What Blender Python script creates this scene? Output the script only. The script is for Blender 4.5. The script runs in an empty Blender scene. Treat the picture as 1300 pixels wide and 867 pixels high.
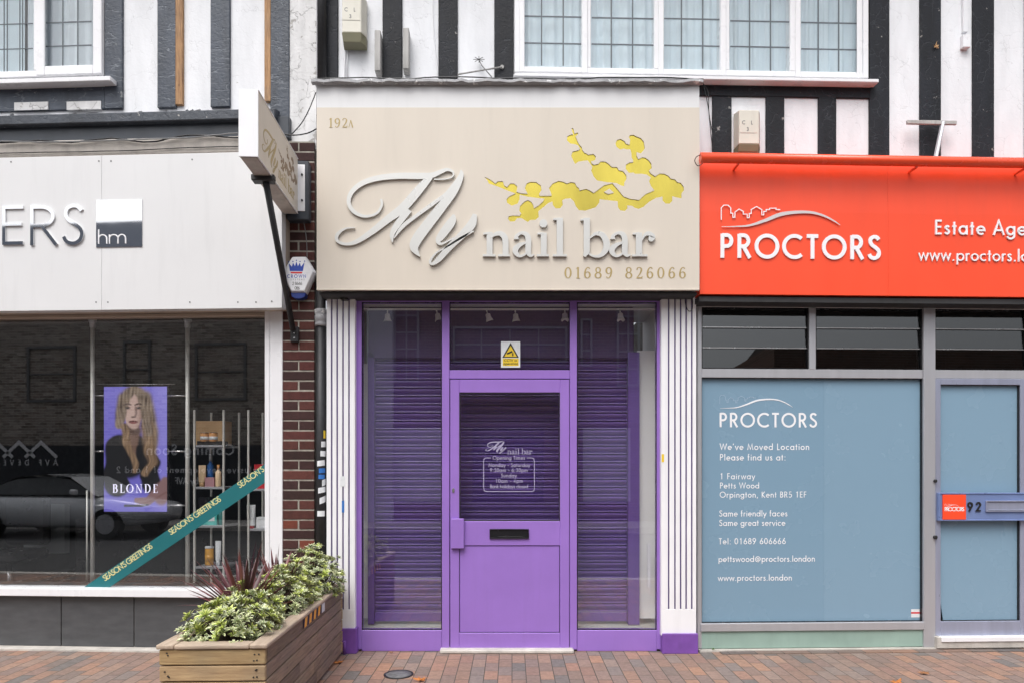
import bpy, bmesh, math, random
from mathutils import Vector, Matrix, noise as mnoise
from mathutils.geometry import tessellate_polygon
random.seed(7)
R = math.radians
sc = bpy.context.scene
COL = sc.collection

# ------------------------------------------------------------------ camera, sky, sun, exposure
EYE = Vector((0.0, -5.2, 1.4)); FPX = 874.0; CXP = 650.0; HOR = 592.0
cam_d = bpy.data.cameras.new('camera'); cam = bpy.data.objects.new('camera', cam_d); COL.objects.link(cam)
cam_d.sensor_fit = 'HORIZONTAL'; cam_d.sensor_width = 36.0; cam_d.lens = 36.0*FPX/1300.0
cam_d.shift_y = (HOR-433.5)/1300.0
cam_d.clip_start = 0.05; cam_d.clip_end = 600
cam.location = EYE; cam.rotation_euler = (R(90), 0, 0)
sc.camera = cam

SUN_EL, SUN_AZ = 58.0, 200.0           # azimuth clockwise from +Y: high, behind the camera
w = bpy.data.worlds.new('World'); sc.world = w; w.use_nodes = True
nt = w.node_tree; bg = nt.nodes['Background']
sky = nt.nodes.new('ShaderNodeTexSky'); sky.sky_type = 'NISHITA'; sky.sun_disc = False
sky.sun_elevation = R(SUN_EL); sky.sun_rotation = R(SUN_AZ)
sky.air_density = 1.0; sky.dust_density = 4.0; sky.ozone_density = 1.0
hsv = nt.nodes.new('ShaderNodeHueSaturation'); hsv.inputs['Saturation'].default_value = 0.24
nt.links.new(sky.outputs[0], hsv.inputs['Color'])
# overcast: the cloud sheet is brighter overhead than near the horizon
tcw = nt.nodes.new('ShaderNodeTexCoord'); sxw = nt.nodes.new('ShaderNodeSeparateXYZ'); nt.links.new(tcw.outputs['Generated'], sxw.inputs[0])
mrw = nt.nodes.new('ShaderNodeMapRange'); nt.links.new(sxw.outputs['Z'], mrw.inputs['Value'])
mrw.inputs['From Min'].default_value = 0.0; mrw.inputs['From Max'].default_value = 1.0; mrw.inputs['To Min'].default_value = 0.62; mrw.inputs['To Max'].default_value = 1.9
mxw = nt.nodes.new('ShaderNodeVectorMath'); mxw.operation = 'SCALE'; nt.links.new(hsv.outputs[0], mxw.inputs[0]); nt.links.new(mrw.outputs[0], mxw.inputs['Scale'])
nt.links.new(mxw.outputs[0], bg.inputs[0])
bg.inputs[1].default_value = 0.15
sd = bpy.data.lights.new('sun', 'SUN'); so = bpy.data.objects.new('sun', sd); COL.objects.link(so)
sd.energy = 0.5; sd.angle = R(35); sd.color = (1.0, 0.985, 0.965)
_d = Vector((math.sin(R(SUN_AZ))*math.cos(R(SUN_EL)), math.cos(R(SUN_AZ))*math.cos(R(SUN_EL)), math.sin(R(SUN_EL))))
so.rotation_euler = _d.to_track_quat('Z', 'Y').to_euler()
vs = sc.view_settings
vs.view_transform = 'Standard'; vs.look = 'None'; vs.gamma = 1.0; vs.use_curve_mapping = False
vs.exposure = 0.42
try:
    sc.cycles.max_bounces = 8; sc.cycles.transparent_max_bounces = 16
    sc.cycles.sample_clamp_indirect = 8.0
except Exception: pass

# ------------------------------------------------------------------ frames: plans of the terrace, whose units bend back slightly
class Frame:
    def __init__(s, xp, k=0.0, yp=0.0, theta=None):
        s.th = math.atan(k) if theta is None else theta
        s.c, s.s = math.cos(s.th), math.sin(s.th); s.xp, s.yp = xp, yp
    def world(s, v):
        a, n, z = v
        return Vector((s.xp + a*s.c - n*s.s, s.yp + a*s.s + n*s.c, z))
    def loc(s, p):
        dx, dy = p[0]-s.xp, p[1]-s.yp
        return Vector((dx*s.c + dy*s.s, -dx*s.s + dy*s.c, p[2]))
    def p(s, px, py, d):           # photograph measurement -> (a, z) on the plane at depth d of this unit
        o = s.loc(EYE); u = Vector(((px-CXP)/FPX, 1.0, (HOR-py)/FPX))
        q = Vector((u.x*s.c + u.y*s.s, -u.x*s.s + u.y*s.c, u.z))
        t = (d-o.y)/q.y
        return (o.x + q.x*t, o.z + q.z*t)
    def rect(s, x0, y0, x1, y1, d):
        xm, ym = (x0+x1)/2, (y0+y1)/2
        return (s.p(x0, ym, d)[0], s.p(x1, ym, d)[0], s.p(xm, y1, d)[1], s.p(xm, y0, d)[1])
F0 = Frame(0.0)
FL = Frame((359-650)/168.0, -0.050)
FR = Frame((888-650)/168.0, 0.037)
FU = Frame((640-650)/168.0, 0.030)

# ------------------------------------------------------------------ mesh collector
def arc(cx, cy, rx, ry, a0, a1, n=16):
    return [(cx+rx*math.cos(R(a0+(a1-a0)*i/n)), cy+ry*math.sin(R(a0+(a1-a0)*i/n))) for i in range(n+1)]
def crom(pts, n=7):
    out = []; N = len(pts)
    for i in range(N-1):
        p0, p1, p2, p3 = pts[max(i-1, 0)], pts[i], pts[i+1], pts[min(i+2, N-1)]
        for j in range(n):
            t = j/n
            out.append(tuple(0.5*((2*b)+(-a+c)*t+(2*a-5*b+4*c-d)*t*t+(-a+3*b-3*c+d)*t**3) for a, b, c, d in zip(p0, p1, p2, p3)))
    out.append(tuple(pts[-1])); return out

class MB:
    def __init__(s): s.v = []; s.f = []; s.m = []; s.col = {}; s.sm = []
    def add(s, vs_, fs, mi=0, col=None, smooth=False):
        o = len(s.v); s.v += [tuple(q) for q in vs_]
        for f in fs:
            if col is not None: s.col[len(s.f)] = col
            s.f.append([i+o for i in f]); s.m.append(mi); s.sm.append(smooth)
        return s
    def box(s, a0, a1, d0, d1, z0, z1, mi=0, col=None, skip=()):
        V = [(a0, d0, z0), (a1, d0, z0), (a1, d1, z0), (a0, d1, z0), (a0, d0, z1), (a1, d0, z1), (a1, d1, z1), (a0, d1, z1)]
        Fc = [('b', (3, 2, 1, 0)), ('t', (4, 5, 6, 7)), ('f', (0, 1, 5, 4)), ('r', (1, 2, 6, 5)), ('k', (2, 3, 7, 6)), ('l', (3, 0, 4, 7))]
        return s.add(V, [f for n, f in Fc if n not in skip], mi, col)
    def prect(s, F, x0, y0, x1, y1, d0, d1, mi=0, col=None):
        a0, a1, z0, z1 = F.rect(x0, y0, x1, y1, d0)
        return s.box(a0, a1, d0, d1, z0, z1, mi, col)
    def prism(s, pts, d0, d1, holes=(), mi=0, walls=True, front=True, back=True):
        loops = [list(pts)] + [list(h) for h in holes]
        flat = [q for l in loops for q in l]; n = len(flat)
        tris = tessellate_polygon([[Vector((q[0], q[1], 0)) for q in l] for l in loops])
        V = [(q[0], d0, q[1]) for q in flat] + [(q[0], d1, q[1]) for q in flat]
        fs = []
        if front: fs += [tuple(t) for t in tris]
        if back: fs += [tuple(n+i for i in reversed(t)) for t in tris]
        if walls:
            o = 0
            for l in loops:
                for i in range(len(l)):
                    j = (i+1) % len(l); fs.append((o+i, o+j, n+o+j, n+o+i))
                o += len(l)
        return s.add(V, fs, mi)
    def ribbon(s, pts, d0, d1, w=None, closed=False, mi=0):
        P = [(q[0], q[1], q[2] if len(q) > 2 else w) for q in pts]
        Q = [P[0]]
        for q in P[1:]:
            if (q[0]-Q[-1][0])**2+(q[1]-Q[-1][1])**2 > 1e-12: Q.append(q)
        P = Q
        if closed and (P[0][0]-P[-1][0])**2+(P[0][1]-P[-1][1])**2 < 1e-10: P.pop()
        N = len(P)
        if N < 2: return s
        L_, R_ = [], []
        for i in range(N):
            a = P[i-1] if (i > 0 or closed) else None
            c = P[(i+1) % N] if (i < N-1 or closed) else None
            b = P[i]
            t1 = Vector((b[0]-a[0], b[1]-a[1])).normalized() if a else None
            t2 = Vector((c[0]-b[0], c[1]-b[1])).normalized() if c else None
            if t1 is None: t1 = t2
            if t2 is None: t2 = t1
            t = t1+t2
            if t.length < 1e-4: t = t2.copy()
            t.normalize(); nn = Vector((-t.y, t.x))
            k = 1/max(0.45, nn.dot(Vector((-t2.y, t2.x))))
            h = b[2]/2*k
            L_.append((b[0]+nn.x*h, b[1]+nn.y*h)); R_.append((b[0]-nn.x*h, b[1]-nn.y*h))
        V = [(q[0], d0, q[1]) for q in L_]+[(q[0], d0, q[1]) for q in R_]+[(q[0], d1, q[1]) for q in L_]+[(q[0], d1, q[1]) for q in R_]
        fs = []
        for i in range(N if closed else N-1):
            j = (i+1) % N
            fs += [(i, j, N+j, N+i), (2*N+i, 2*N+j, j, i), (N+i, N+j, 3*N+j, 3*N+i), (3*N+i, 3*N+j, 2*N+j, 2*N+i)]
        if not closed:
            fs.append((0, N, 3*N, 2*N))
            fs.append((2*N-1, N-1, 3*N-1, 4*N-1))
        return s.add(V, fs, mi)
    def tube(s, pts, r, n=10, mi=0, cap=True, smooth=True):
        pts = [Vector(q) for q in pts]; N = len(pts); V = []; fs = []
        rr = r if isinstance(r, (list, tuple)) else [r]*N
        up = None
        for i, q in enumerate(pts):
            t = ((pts[i+1]-q) if i < N-1 else (q-pts[i-1])).normalized()
            if 0 < i < N-1: t = ((pts[i+1]-q).normalized()+(q-pts[i-1]).normalized()).normalized()
            if up is None:
                up = t.orthogonal().normalized()
            else:
                up = (up - t*up.dot(t)).normalized()
            sd_ = t.cross(up)
            for j in range(n):
                an = 2*math.pi*j/n
                V.append(q + (up*math.cos(an)+sd_*math.sin(an))*rr[i])
        for i in range(N-1):
            for j in range(n):
                k = (j+1) % n
                fs.append((i*n+j, i*n+k, (i+1)*n+k, (i+1)*n+j))
        s.add(V, fs, mi, None, smooth)
        if cap:
            o = len(s.v)-len(V)
            s.f.append([o+j for j in reversed(range(n))]); s.m.append(mi); s.sm.append(False)
            s.f.append([o+(N-1)*n+j for j in range(n)]); s.m.append(mi); s.sm.append(False)
        return s
    def lathe(s, prof, c, n=16, mi=0):          # profile [(r, z)] round the vertical through c = (a, n)
        V = []; fs = []; N = len(prof)
        for r, z in prof:
            for j in range(n):
                an = 2*math.pi*j/n; V.append((c[0]+r*math.cos(an), c[1]+r*math.sin(an), z))
        for i in range(N-1):
            for j in range(n):
                k = (j+1) % n; fs.append((i*n+j, i*n+k, (i+1)*n+k, (i+1)*n+j))
        fs.append(tuple(reversed(range(n)))); fs.append(tuple((N-1)*n+j for j in range(n)))
        return s.add(V, fs, mi, None, True)
    def mesh(s, name, mats, base=(0, 0, 0), bevel=0.0, fix=True, seg=1):
        me = bpy.data.meshes.new(name)
        me.from_pydata([(q[0]-base[0], q[1]-base[1], q[2]-base[2]) for q in s.v], [], s.f)
        me.update()
        for p, mi, sm in zip(me.polygons, s.m, s.sm):
            p.material_index = mi; p.use_smooth = sm
        if s.col:
            ca = me.color_attributes.new('tint', 'FLOAT_COLOR', 'CORNER')
            for p in me.polygons:
                c = s.col.get(p.index, (1, 1, 1))
                for li in p.loop_indices: ca.data[li].color = (c[0], c[1], c[2], 1)
        bm = bmesh.new(); bm.from_mesh(me)
        if fix: bmesh.ops.recalc_face_normals(bm, faces=bm.faces)
        if bevel > 0:
            es = [e for e in bm.edges if len(e.link_faces) == 2 and e.calc_face_angle(0) > 0.5]
            bmesh.ops.bevel(bm, geom=es, offset=bevel, segments=seg, affect='EDGES', profile=0.5, clamp_overlap=True)
        bm.to_mesh(me); bm.free()
        for m in (mats if isinstance(mats, (list, tuple)) else [mats]): me.materials.append(m)
        return me

# ------------------------------------------------------------------ things and parts
class Thing:
    def __init__(s, name, label, cat, F=F0, base=(0, 0, 0), group=None, mb=None, mat=None, bevel=0.0, kind=None, fix=True, seg=1):
        s.F, s.base = F, base
        data = mb.mesh(name, mat, base, bevel, fix, seg) if mb else None
        o = bpy.data.objects.new(name, data); COL.objects.link(o); s.o = o
        o.location = F.world(base); o.rotation_euler = (0, 0, F.th)
        if kind: o['kind'] = kind
        if label: o['label'] = label
        if cat: o['category'] = cat
        if group: o['group'] = group
        if not mb: o.empty_display_size = 0.1
    def part(s, name, mb, mat, parent=None, label=None, bevel=0.0, fix=True, seg=1):
        o = bpy.data.objects.new(name, mb.mesh(name, mat, s.base, bevel, fix, seg)); COL.objects.link(o)
        o.parent = parent if parent else s.o
        if label: o['label'] = label
        return o
def copy_thing(src, world_loc, label, rotz=None, scale=None):
    r = src.copy(); COL.objects.link(r); r.location = world_loc; r['label'] = label
    if rotz is not None: r.rotation_euler = (0, 0, rotz)
    if scale is not None: r.scale = scale
    for ch in list(src.children):
        c = ch.copy(); COL.objects.link(c); c.parent = r
        for g in ch.children:
            d = g.copy(); COL.objects.link(d); d.parent = c
    return r
def structure(name, mb, mat, F=F0): return Thing(name, None, None, F, (0, 0, 0), None, mb, mat, kind='structure')

# ------------------------------------------------------------------ materials
def newmat(name):
    m = bpy.data.materials.new(name); m.use_nodes = True
    t = m.node_tree; return m, t, t.nodes['Principled BSDF']
def nd(t, typ, **kw):
    n = t.nodes.new(typ)
    for k, v in kw.items():
        if k in n.inputs: n.inputs[k].default_value = v
        else: setattr(n, k, v)
    return n
def coords(t, scale=(1, 1, 1), rot=(0, 0, 0)):
    c = t.nodes.new('ShaderNodeTexCoord'); mp = t.nodes.new('ShaderNodeMapping')
    mp.inputs['Scale'].default_value = scale; mp.inputs['Rotation'].default_value = rot
    t.links.new(c.outputs['Object'], mp.inputs['Vector']); return mp.outputs['Vector']
def noise(t, vec, scale, detail=4, rough=0.55):
    n = nd(t, 'ShaderNodeTexNoise'); n.inputs['Scale'].default_value = scale; n.inputs['Detail'].default_value = detail
    n.inputs['Roughness'].default_value = rough
    t.links.new(vec, n.inputs['Vector']); return n.outputs['Fac']
def ramp(t, fac, stops):
    r = t.nodes.new('ShaderNodeValToRGB'); e = r.color_ramp.elements
    while len(e) < len(stops): e.new(0.5)
    for el, (p, c) in zip(e, stops):
        el.position = p; el.color = (c, c, c, 1) if isinstance(c, (int, float)) else (c[0], c[1], c[2], 1)
    t.links.new(fac, r.inputs['Fac']); return r.outputs['Color']
def mixc(t, fac, a, b, blend='MIX'):
    m = t.nodes.new('ShaderNodeMix'); m.data_type = 'RGBA'; m.blend_type = blend
    def put(i, v):
        if isinstance(v, (int, float)): m.inputs[i].default_value = v
        elif isinstance(v, tuple): m.inputs[i].default_value = (v[0], v[1], v[2], 1)
        else: t.links.new(v, m.inputs[i])
    put(0, fac); put(6, a); put(7, b); return m.outputs[2]
def bump(t, bsdf, h, strength=0.3, dist=0.01):
    b = t.nodes.new('ShaderNodeBump'); b.inputs['Strength'].default_value = strength; b.inputs['Distance'].default_value = dist
    t.links.new(h, b.inputs['Height']); t.links.new(b.outputs[0], bsdf.inputs['Normal'])
def sc3(c, k): return tuple(min(1.0, x*k) for x in c)
def mat(name, col, rough=0.5, metal=0.0, var=0.08, scale=4.0, stretch=(1, 1, 1), bumps=0.0, bscale=60.0, coat=0.0, spec=0.5, dirt=0.0):
    m, t, b = newmat(name)
    v = coords(t, stretch)
    n = noise(t, v, scale, 5)
    c = ramp(t, n, [(0.3, sc3(col, 1-var)), (0.7, sc3(col, 1+var))])
    if dirt > 0:
        d = ramp(t, noise(t, coords(t, (9, 9, 0.9)), 1.6, 6, 0.65), [(0.52, 0.0), (0.75, dirt)])
        c = mixc(t, d, c, tuple(x*0.45+0.03 for x in col))
    t.links.new(c, b.inputs['Base Color'])
    r = ramp(t, noise(t, v, scale*3.1, 3), [(0.3, max(0.02, rough*0.85)), (0.7, min(1, rough*1.15))])
    t.links.new(r, b.inputs['Roughness'])
    b.inputs['Metallic'].default_value = metal; b.inputs['Specular IOR Level'].default_value = spec
    b.inputs['Coat Weight'].default_value = coat; b.inputs['Coat Roughness'].default_value = 0.08
    if bumps > 0: bump(t, b, noise(t, coords(t), bscale, 5), bumps, 0.004)
    return m
def emat(name, col, strength):
    m, t, b = newmat(name)
    b.inputs['Base Color'].default_value = (*col, 1); b.inputs['Emission Color'].default_value = (*col, 1)
    b.inputs['Emission Strength'].default_value = strength; return m
def glass(name, tint=(0.93, 0.95, 0.95), ior=1.5, rough=0.0, wave=0.0):
    m, t, b = newmat(name); t.nodes.remove(b)
    tr = nd(t, 'ShaderNodeBsdfTransparent'); tr.inputs[0].default_value = (*tint, 1)
    gl = nd(t, 'ShaderNodeBsdfGlossy'); gl.inputs['Roughness'].default_value = rough; gl.inputs['Color'].default_value = (1, 1, 1, 1)
    f0 = ((ior-1)/(ior+1))**2              # same reflectance from either face, so nothing is trapped between the faces of a thin pane
    ge = nd(t, 'ShaderNodeNewGeometry'); dp = nd(t, 'ShaderNodeVectorMath'); dp.operation = 'DOT_PRODUCT'
    t.links.new(ge.outputs['Normal'], dp.inputs[0]); t.links.new(ge.outputs['Incoming'], dp.inputs[1])
    def mth(op, a, b=None):
        n = nd(t, 'ShaderNodeMath'); n.operation = op
        for k_, v_ in ((0, a), (1, b)):
            if v_ is None: continue
            if isinstance(v_, (int, float)): n.inputs[k_].default_value = v_
            else: t.links.new(v_, n.inputs[k_])
        return n.outputs[0]
    sch = mth('POWER', mth('SUBTRACT', 1.0, mth('ABSOLUTE', dp.outputs['Value'])), 5.0)
    fac = mth('ADD', mth('MULTIPLY', sch, 1-f0), f0)
    mx = nd(t, 'ShaderNodeMixShader'); o = t.nodes['Material Output']
    if wave > 0:
        bp = nd(t, 'ShaderNodeBump'); bp.inputs['Strength'].default_value = wave; bp.inputs['Distance'].default_value = 0.01
        t.links.new(noise(t, coords(t), 2.2, 1), bp.inputs['Height']); t.links.new(bp.outputs[0], gl.inputs['Normal'])
    t.links.new(fac, mx.inputs[0]); t.links.new(tr.outputs[0], mx.inputs[1]); t.links.new(gl.outputs[0], mx.inputs[2])
    t.links.new(mx.outputs[0], o.inputs[0]); return m
def peeling(name, col, under, amount=0.62, scale=3.0, cell=16.0, crack=0.5, lines=None, lw=0.02, squash=(1, 1, 1), rough=0.65, flake=0.02, spec=0.5, drift_lo=0.88, relief=0.5):
    """old paint: colour drift, hairline crazing, flakes off down to an undercoat with a lifted rim"""
    m, t, b = newmat(name); v = coords(t, squash)
    wv = nd(t, 'ShaderNodeVectorMath'); wv.operation = 'ADD'
    nz = nd(t, 'ShaderNodeTexNoise'); nz.inputs['Scale'].default_value = 7; nz.inputs['Detail'].default_value = 5
    t.links.new(v, nz.inputs['Vector'])
    ms = nd(t, 'ShaderNodeVectorMath'); ms.operation = 'SCALE'; ms.inputs['Scale'].default_value = 0.22
    t.links.new(nz.outputs['Color'], ms.inputs[0]); t.links.new(v, wv.inputs[0]); t.links.new(ms.outputs[0], wv.inputs[1])
    vo = nd(t, 'ShaderNodeTexVoronoi'); vo.feature = 'DISTANCE_TO_EDGE'; vo.inputs['Scale'].default_value = cell
    t.links.new(wv.outputs[0], vo.inputs['Vector'])
    big = noise(t, coords(t), scale, 6, 0.7)
    drift = noise(t, coords(t, (5, 5, 1.2)), 2.0, 5)
    c = ramp(t, drift, [(0.3, sc3(col, drift_lo)), (0.7, sc3(col, 1.06))])
    b.inputs['Specular IOR Level'].default_value = spec
    where = ramp(t, noise(t, coords(t), scale*0.6, 3), [(0.38, 0.0), (0.56, 1.0)])
    cr = ramp(t, vo.outputs['Distance'], [(0.0, 1.0), (lw, 0.0)])
    cm = nd(t, 'ShaderNodeMath'); cm.operation = 'MULTIPLY'; t.links.new(cr, cm.inputs[0]); t.links.new(where, cm.inputs[1])
    cf = nd(t, 'ShaderNodeMath'); cf.operation = 'MULTIPLY'; cf.inputs[1].default_value = crack; t.links.new(cm.outputs[0], cf.inputs[0])
    c = mixc(t, cf.outputs[0], c, lines if lines else sc3(col, 0.45))
    fl = ramp(t, big, [(amount, 0.0), (amount+flake, 1.0)])
    c = mixc(t, fl, c, under)
    t.links.new(c, b.inputs['Base Color']); b.inputs['Roughness'].default_value = rough
    h1 = nd(t, 'ShaderNodeMath'); h1.operation = 'ADD'
    hs = nd(t, 'ShaderNodeMath'); hs.operation = 'MULTIPLY'; hs.inputs[1].default_value = -0.8; t.links.new(fl, hs.inputs[0])
    h2 = nd(t, 'ShaderNodeMath'); h2.operation = 'ADD'; t.links.new(noise(t, coords(t), 45, 6, 0.6), h2.inputs[0]); t.links.new(big, h2.inputs[1])
    t.links.new(hs.outputs[0], h1.inputs[0]); t.links.new(h2.outputs[0], h1.inputs[1])
    h3 = nd(t, 'ShaderNodeMath'); h3.operation = 'SUBTRACT'; t.links.new(h1.outputs[0], h3.inputs[0]); t.links.new(cm.outputs[0], h3.inputs[1])
    bump(t, b, h3.outputs[0], relief, 0.008); return m
def tinted(name, rough=0.85, bumps=0.5, bscale=50, var=0.25, vscale=18, mult=(1, 1, 1), stretch=(1, 1, 1), spec=0.4, metal=0.0):
    m, t, b = newmat(name)
    a = nd(t, 'ShaderNodeAttribute'); a.attribute_name = 'tint'
    n = ramp(t, noise(t, coords(t, stretch), vscale, 5, 0.65), [(0.25, 1-var), (0.75, 1+var)])
    c = mixc(t, 1.0, a.outputs['Color'], n, 'MULTIPLY')
    t.links.new(c, b.inputs['Base Color']); b.inputs['Roughness'].default_value = rough
    b.inputs['Specular IOR Level'].default_value = spec; b.inputs['Metallic'].default_value = metal
    if bumps: bump(t, b, noise(t, coords(t, stretch), bscale, 6, 0.65), bumps, 0.004)
    return m
def wood(name, c0, c1, axis='x', rough=0.75, g=1.0, tint=False):
    m, t, b = newmat(name)
    st = {'x': (1.2, 14, 14), 'y': (14, 1.2, 14), 'z': (14, 14, 1.2)}[axis]
    v = coords(t, st)
    n = noise(t, v, 3.2*g, 8, 0.68)
    c = ramp(t, n, [(0.25, c0), (0.5, tuple((x+y)/2 for x, y in zip(c0, c1))), (0.75, c1)])
    vo = nd(t, 'ShaderNodeTexVoronoi'); vo.inputs['Scale'].default_value = 5.5
    t.links.new(coords(t, {'x': (1, 1.8, 1.8), 'y': (1.8, 1, 1.8), 'z': (1.8, 1.8, 1)}[axis]), vo.inputs['Vector'])
    k = ramp(t, vo.outputs['Distance'], [(0.03, 0.75), (0.085, 0.0)])
    c = mixc(t, k, c, sc3(c0, 0.3))
    gr = ramp(t, noise(t, coords(t), 2.4, 5), [(0.45, 0.0), (0.72, 0.5)])
    c = mixc(t, gr, c, (0.16, 0.15, 0.135))
    if tint:
        a = nd(t, 'ShaderNodeAttribute'); a.attribute_name = 'tint'; c = mixc(t, 1.0, c, a.outputs['Color'], 'MULTIPLY')
    t.links.new(c, b.inputs['Base Color']); b.inputs['Roughness'].default_value = rough
    bump(t, b, n, 0.7, 0.005); return m
def brickmat(name, cols, mortar, bw=0.215, bh=0.065, mw=0.010, rot=(0, 0, 0), rough=0.85, plane='xz', bmp=0.6, varn=0.25):
    m, t, b = newmat(name)
    tc = nd(t, 'ShaderNodeTexCoord'); sx = nd(t, 'ShaderNodeSeparateXYZ'); cx = nd(t, 'ShaderNodeCombineXYZ')
    t.links.new(tc.outputs['Object'], sx.inputs[0])
    t.links.new(sx.outputs['XYZ'.index(plane[0].upper())], cx.inputs[0]); t.links.new(sx.outputs['XYZ'.index(plane[1].upper())], cx.inputs[1])
    br = nd(t, 'ShaderNodeTexBrick'); br.offset = 0.5
    for k, v in (('Scale', 1.0), ('Mortar Size', mw/2), ('Mortar Smooth', 0.15), ('Bias', 0.0), ('Brick Width', bw+mw), ('Row Height', bh+mw)): br.inputs[k].default_value = v
    br.inputs['Color1'].default_value = (0, 0, 0, 1); br.inputs['Color2'].default_value = (1, 1, 1, 1); br.inputs['Mortar'].default_value = (0.5, 0.5, 0.5, 1)
    t.links.new(cx.outputs[0], br.inputs['Vector'])
    n = len(cols)
    c = ramp(t, br.outputs['Color'], [(i/(n-1)*0.9+0.05, q) for i, q in enumerate(cols)])
    fine = ramp(t, noise(t, coords(t), 30, 6, 0.7), [(0.25, 1-varn), (0.75, 1+varn)])
    c = mixc(t, 1.0, c, fine, 'MULTIPLY')
    st = ramp(t, noise(t, coords(t), 1.3, 5), [(0.4, 0.0), (0.75, 0.35)])
    c = mixc(t, st, c, (0.10, 0.095, 0.09))
    c = mixc(t, br.outputs['Fac'], c, mortar)
    t.links.new(c, b.inputs['Base Color']); b.inputs['Roughness'].default_value = rough
    iv = nd(t, 'ShaderNodeMath'); iv.operation = 'SUBTRACT'; iv.inputs[0].default_value = 1.0; t.links.new(br.outputs['Fac'], iv.inputs[1])
    ad = nd(t, 'ShaderNodeMath'); ad.operation = 'MULTIPLY_ADD'; ad.inputs[1].default_value = 0.35
    t.links.new(noise(t, coords(t), 70, 4), ad.inputs[0]); t.links.new(iv.outputs[0], ad.inputs[2])
    bump(t, b, ad.outputs[0], bmp, 0.005); return m

M = {}
M['white_paint'] = mat('white_paint', (0.84, 0.84, 0.86), 0.45, var=0.03, dirt=0.12)
M['upvc'] = mat('upvc', (0.80, 0.80, 0.82), 0.3, var=0.03, dirt=0.08)
M['white_panel'] = mat('white_panel', (0.70, 0.70, 0.705), 0.33, var=0.03, scale=1.2, bumps=0.04, bscale=1.6, dirt=0.10)
M['old_white'] = peeling('old_white', (0.775, 0.785, 0.81), (0.46, 0.45, 0.43), amount=0.685, scale=7, cell=5, crack=0.28, lw=0.014, flake=0.012, drift_lo=0.93, relief=0.22)
M['flaky_white'] = peeling('flaky_white', (0.74, 0.735, 0.735), (0.40, 0.385, 0.37), amount=0.59, scale=9, cell=6, crack=0.65, lw=0.022, lines=(0.16, 0.15, 0.15), flake=0.01, drift_lo=0.8)
M['black_paint'] = peeling('black_paint', (0.013, 0.015, 0.021), (0.26, 0.25, 0.24), amount=0.665, scale=14, cell=9, crack=0.6, lw=0.035, lines=(0.045, 0.05, 0.06), rough=0.6, flake=0.008, spec=0.3, drift_lo=0.5, relief=0.35)
M['blue_black'] = peeling('blue_black', (0.058, 0.072, 0.098), (0.23, 0.24, 0.25), amount=0.655, scale=10, cell=8, crack=0.85, lw=0.04, lines=(0.20, 0.22, 0.25), squash=(0.45, 1, 1.9), rough=0.5, flake=0.02, drift_lo=0.55)
M['ledge_paint'] = peeling('ledge_paint', (0.052, 0.062, 0.08), (0.45, 0.44, 0.42), amount=0.675, scale=16, cell=8, crack=0.5, rough=0.45, flake=0.01, drift_lo=0.6)
M['band_paint'] = mat('band_paint', (0.035, 0.042, 0.054), 0.4, var=0.25, scale=3, bumps=0.15, bscale=20, dirt=0.3)
M['concrete'] = mat('concrete', (0.42, 0.385, 0.35), 0.85, var=0.15, scale=12, bumps=0.4, bscale=90, dirt=0.35)
M['pale_concrete'] = mat('pale_concrete', (0.50, 0.47, 0.43), 0.85, var=0.18, scale=9, bumps=0.5, bscale=80, dirt=0.3)
M['bare_wood'] = wood('bare_wood', (0.17, 0.075, 0.03), (0.60, 0.36, 0.18), 'z', g=2.2)
M['grey_wood'] = wood('grey_wood', (0.30, 0.29, 0.28), (0.55, 0.54, 0.52), 'z')
M['cream_board'] = mat('cream_board', (0.635, 0.572, 0.488), 0.42, var=0.03, scale=1.5, stretch=(3, 3, 0.5), dirt=0.06)
M['gold_panel'] = mat('gold_panel', (0.58, 0.47, 0.085), 0.24, metal=0.9, var=0.16, scale=4, stretch=(1, 1, 0.4))
M['silver_letter'] = mat('silver_letter', (0.62, 0.62, 0.595), 0.32, metal=0.3, var=0.015, scale=2)
M['gold_letter'] = mat('gold_letter', (0.40, 0.30, 0.12), 0.4, metal=0.1, var=0.08)
M['lead'] = peeling('lead', (0.30, 0.30, 0.31), (0.7, 0.7, 0.7), amount=0.58, scale=14, cell=10, crack=0.4, rough=0.6, flake=0.05)
M['purple'] = mat('purple', (0.30, 0.165, 0.535), 0.36, var=0.05, scale=3, bumps=0.06, bscale=35, dirt=0.10)
M['purple_plinth'] = mat('purple_plinth', (0.19, 0.075, 0.36), 0.45, var=0.18, scale=8, bumps=0.15, bscale=40, dirt=0.3)
M['purple_shutter'] = mat('purple_shutter', (0.145, 0.082, 0.31), 0.34, var=0.08, scale=4, stretch=(1, 1, 3), dirt=0.12)
M['groove_purple'] = mat('groove_purple', (0.07, 0.035, 0.16), 0.5)
M['dark_purple'] = mat('dark_purple', (0.07, 0.04, 0.14), 0.5)
M['black_plastic'] = mat('black_plastic', (0.012, 0.012, 0.014), 0.25, var=0.1)
M['black_iron'] = mat('black_iron', (0.018, 0.018, 0.02), 0.5, var=0.3, scale=25, bumps=0.25, bscale=120)
M['rubber'] = mat('rubber', (0.015, 0.015, 0.017), 0.6)
M['orange'] = mat('orange', (0.90, 0.075, 0.022), 0.40, var=0.04, scale=1.3, stretch=(3, 3, .6), bumps=0.05, bscale=2.0, dirt=0.08)
M['orange_gloss'] = mat('orange_gloss', (0.87, 0.085, 0.028), 0.25, var=0.02)
M['white_letter'] = mat('white_letter', (0.84, 0.84, 0.86), 0.35, var=0.01)
M['dull_letter'] = mat('dull_letter', (0.62, 0.58, 0.58), 0.35, var=0.02)
M['thin_letter'] = mat('thin_letter', (0.36, 0.48, 0.60), 0.4, var=0.01)
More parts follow.
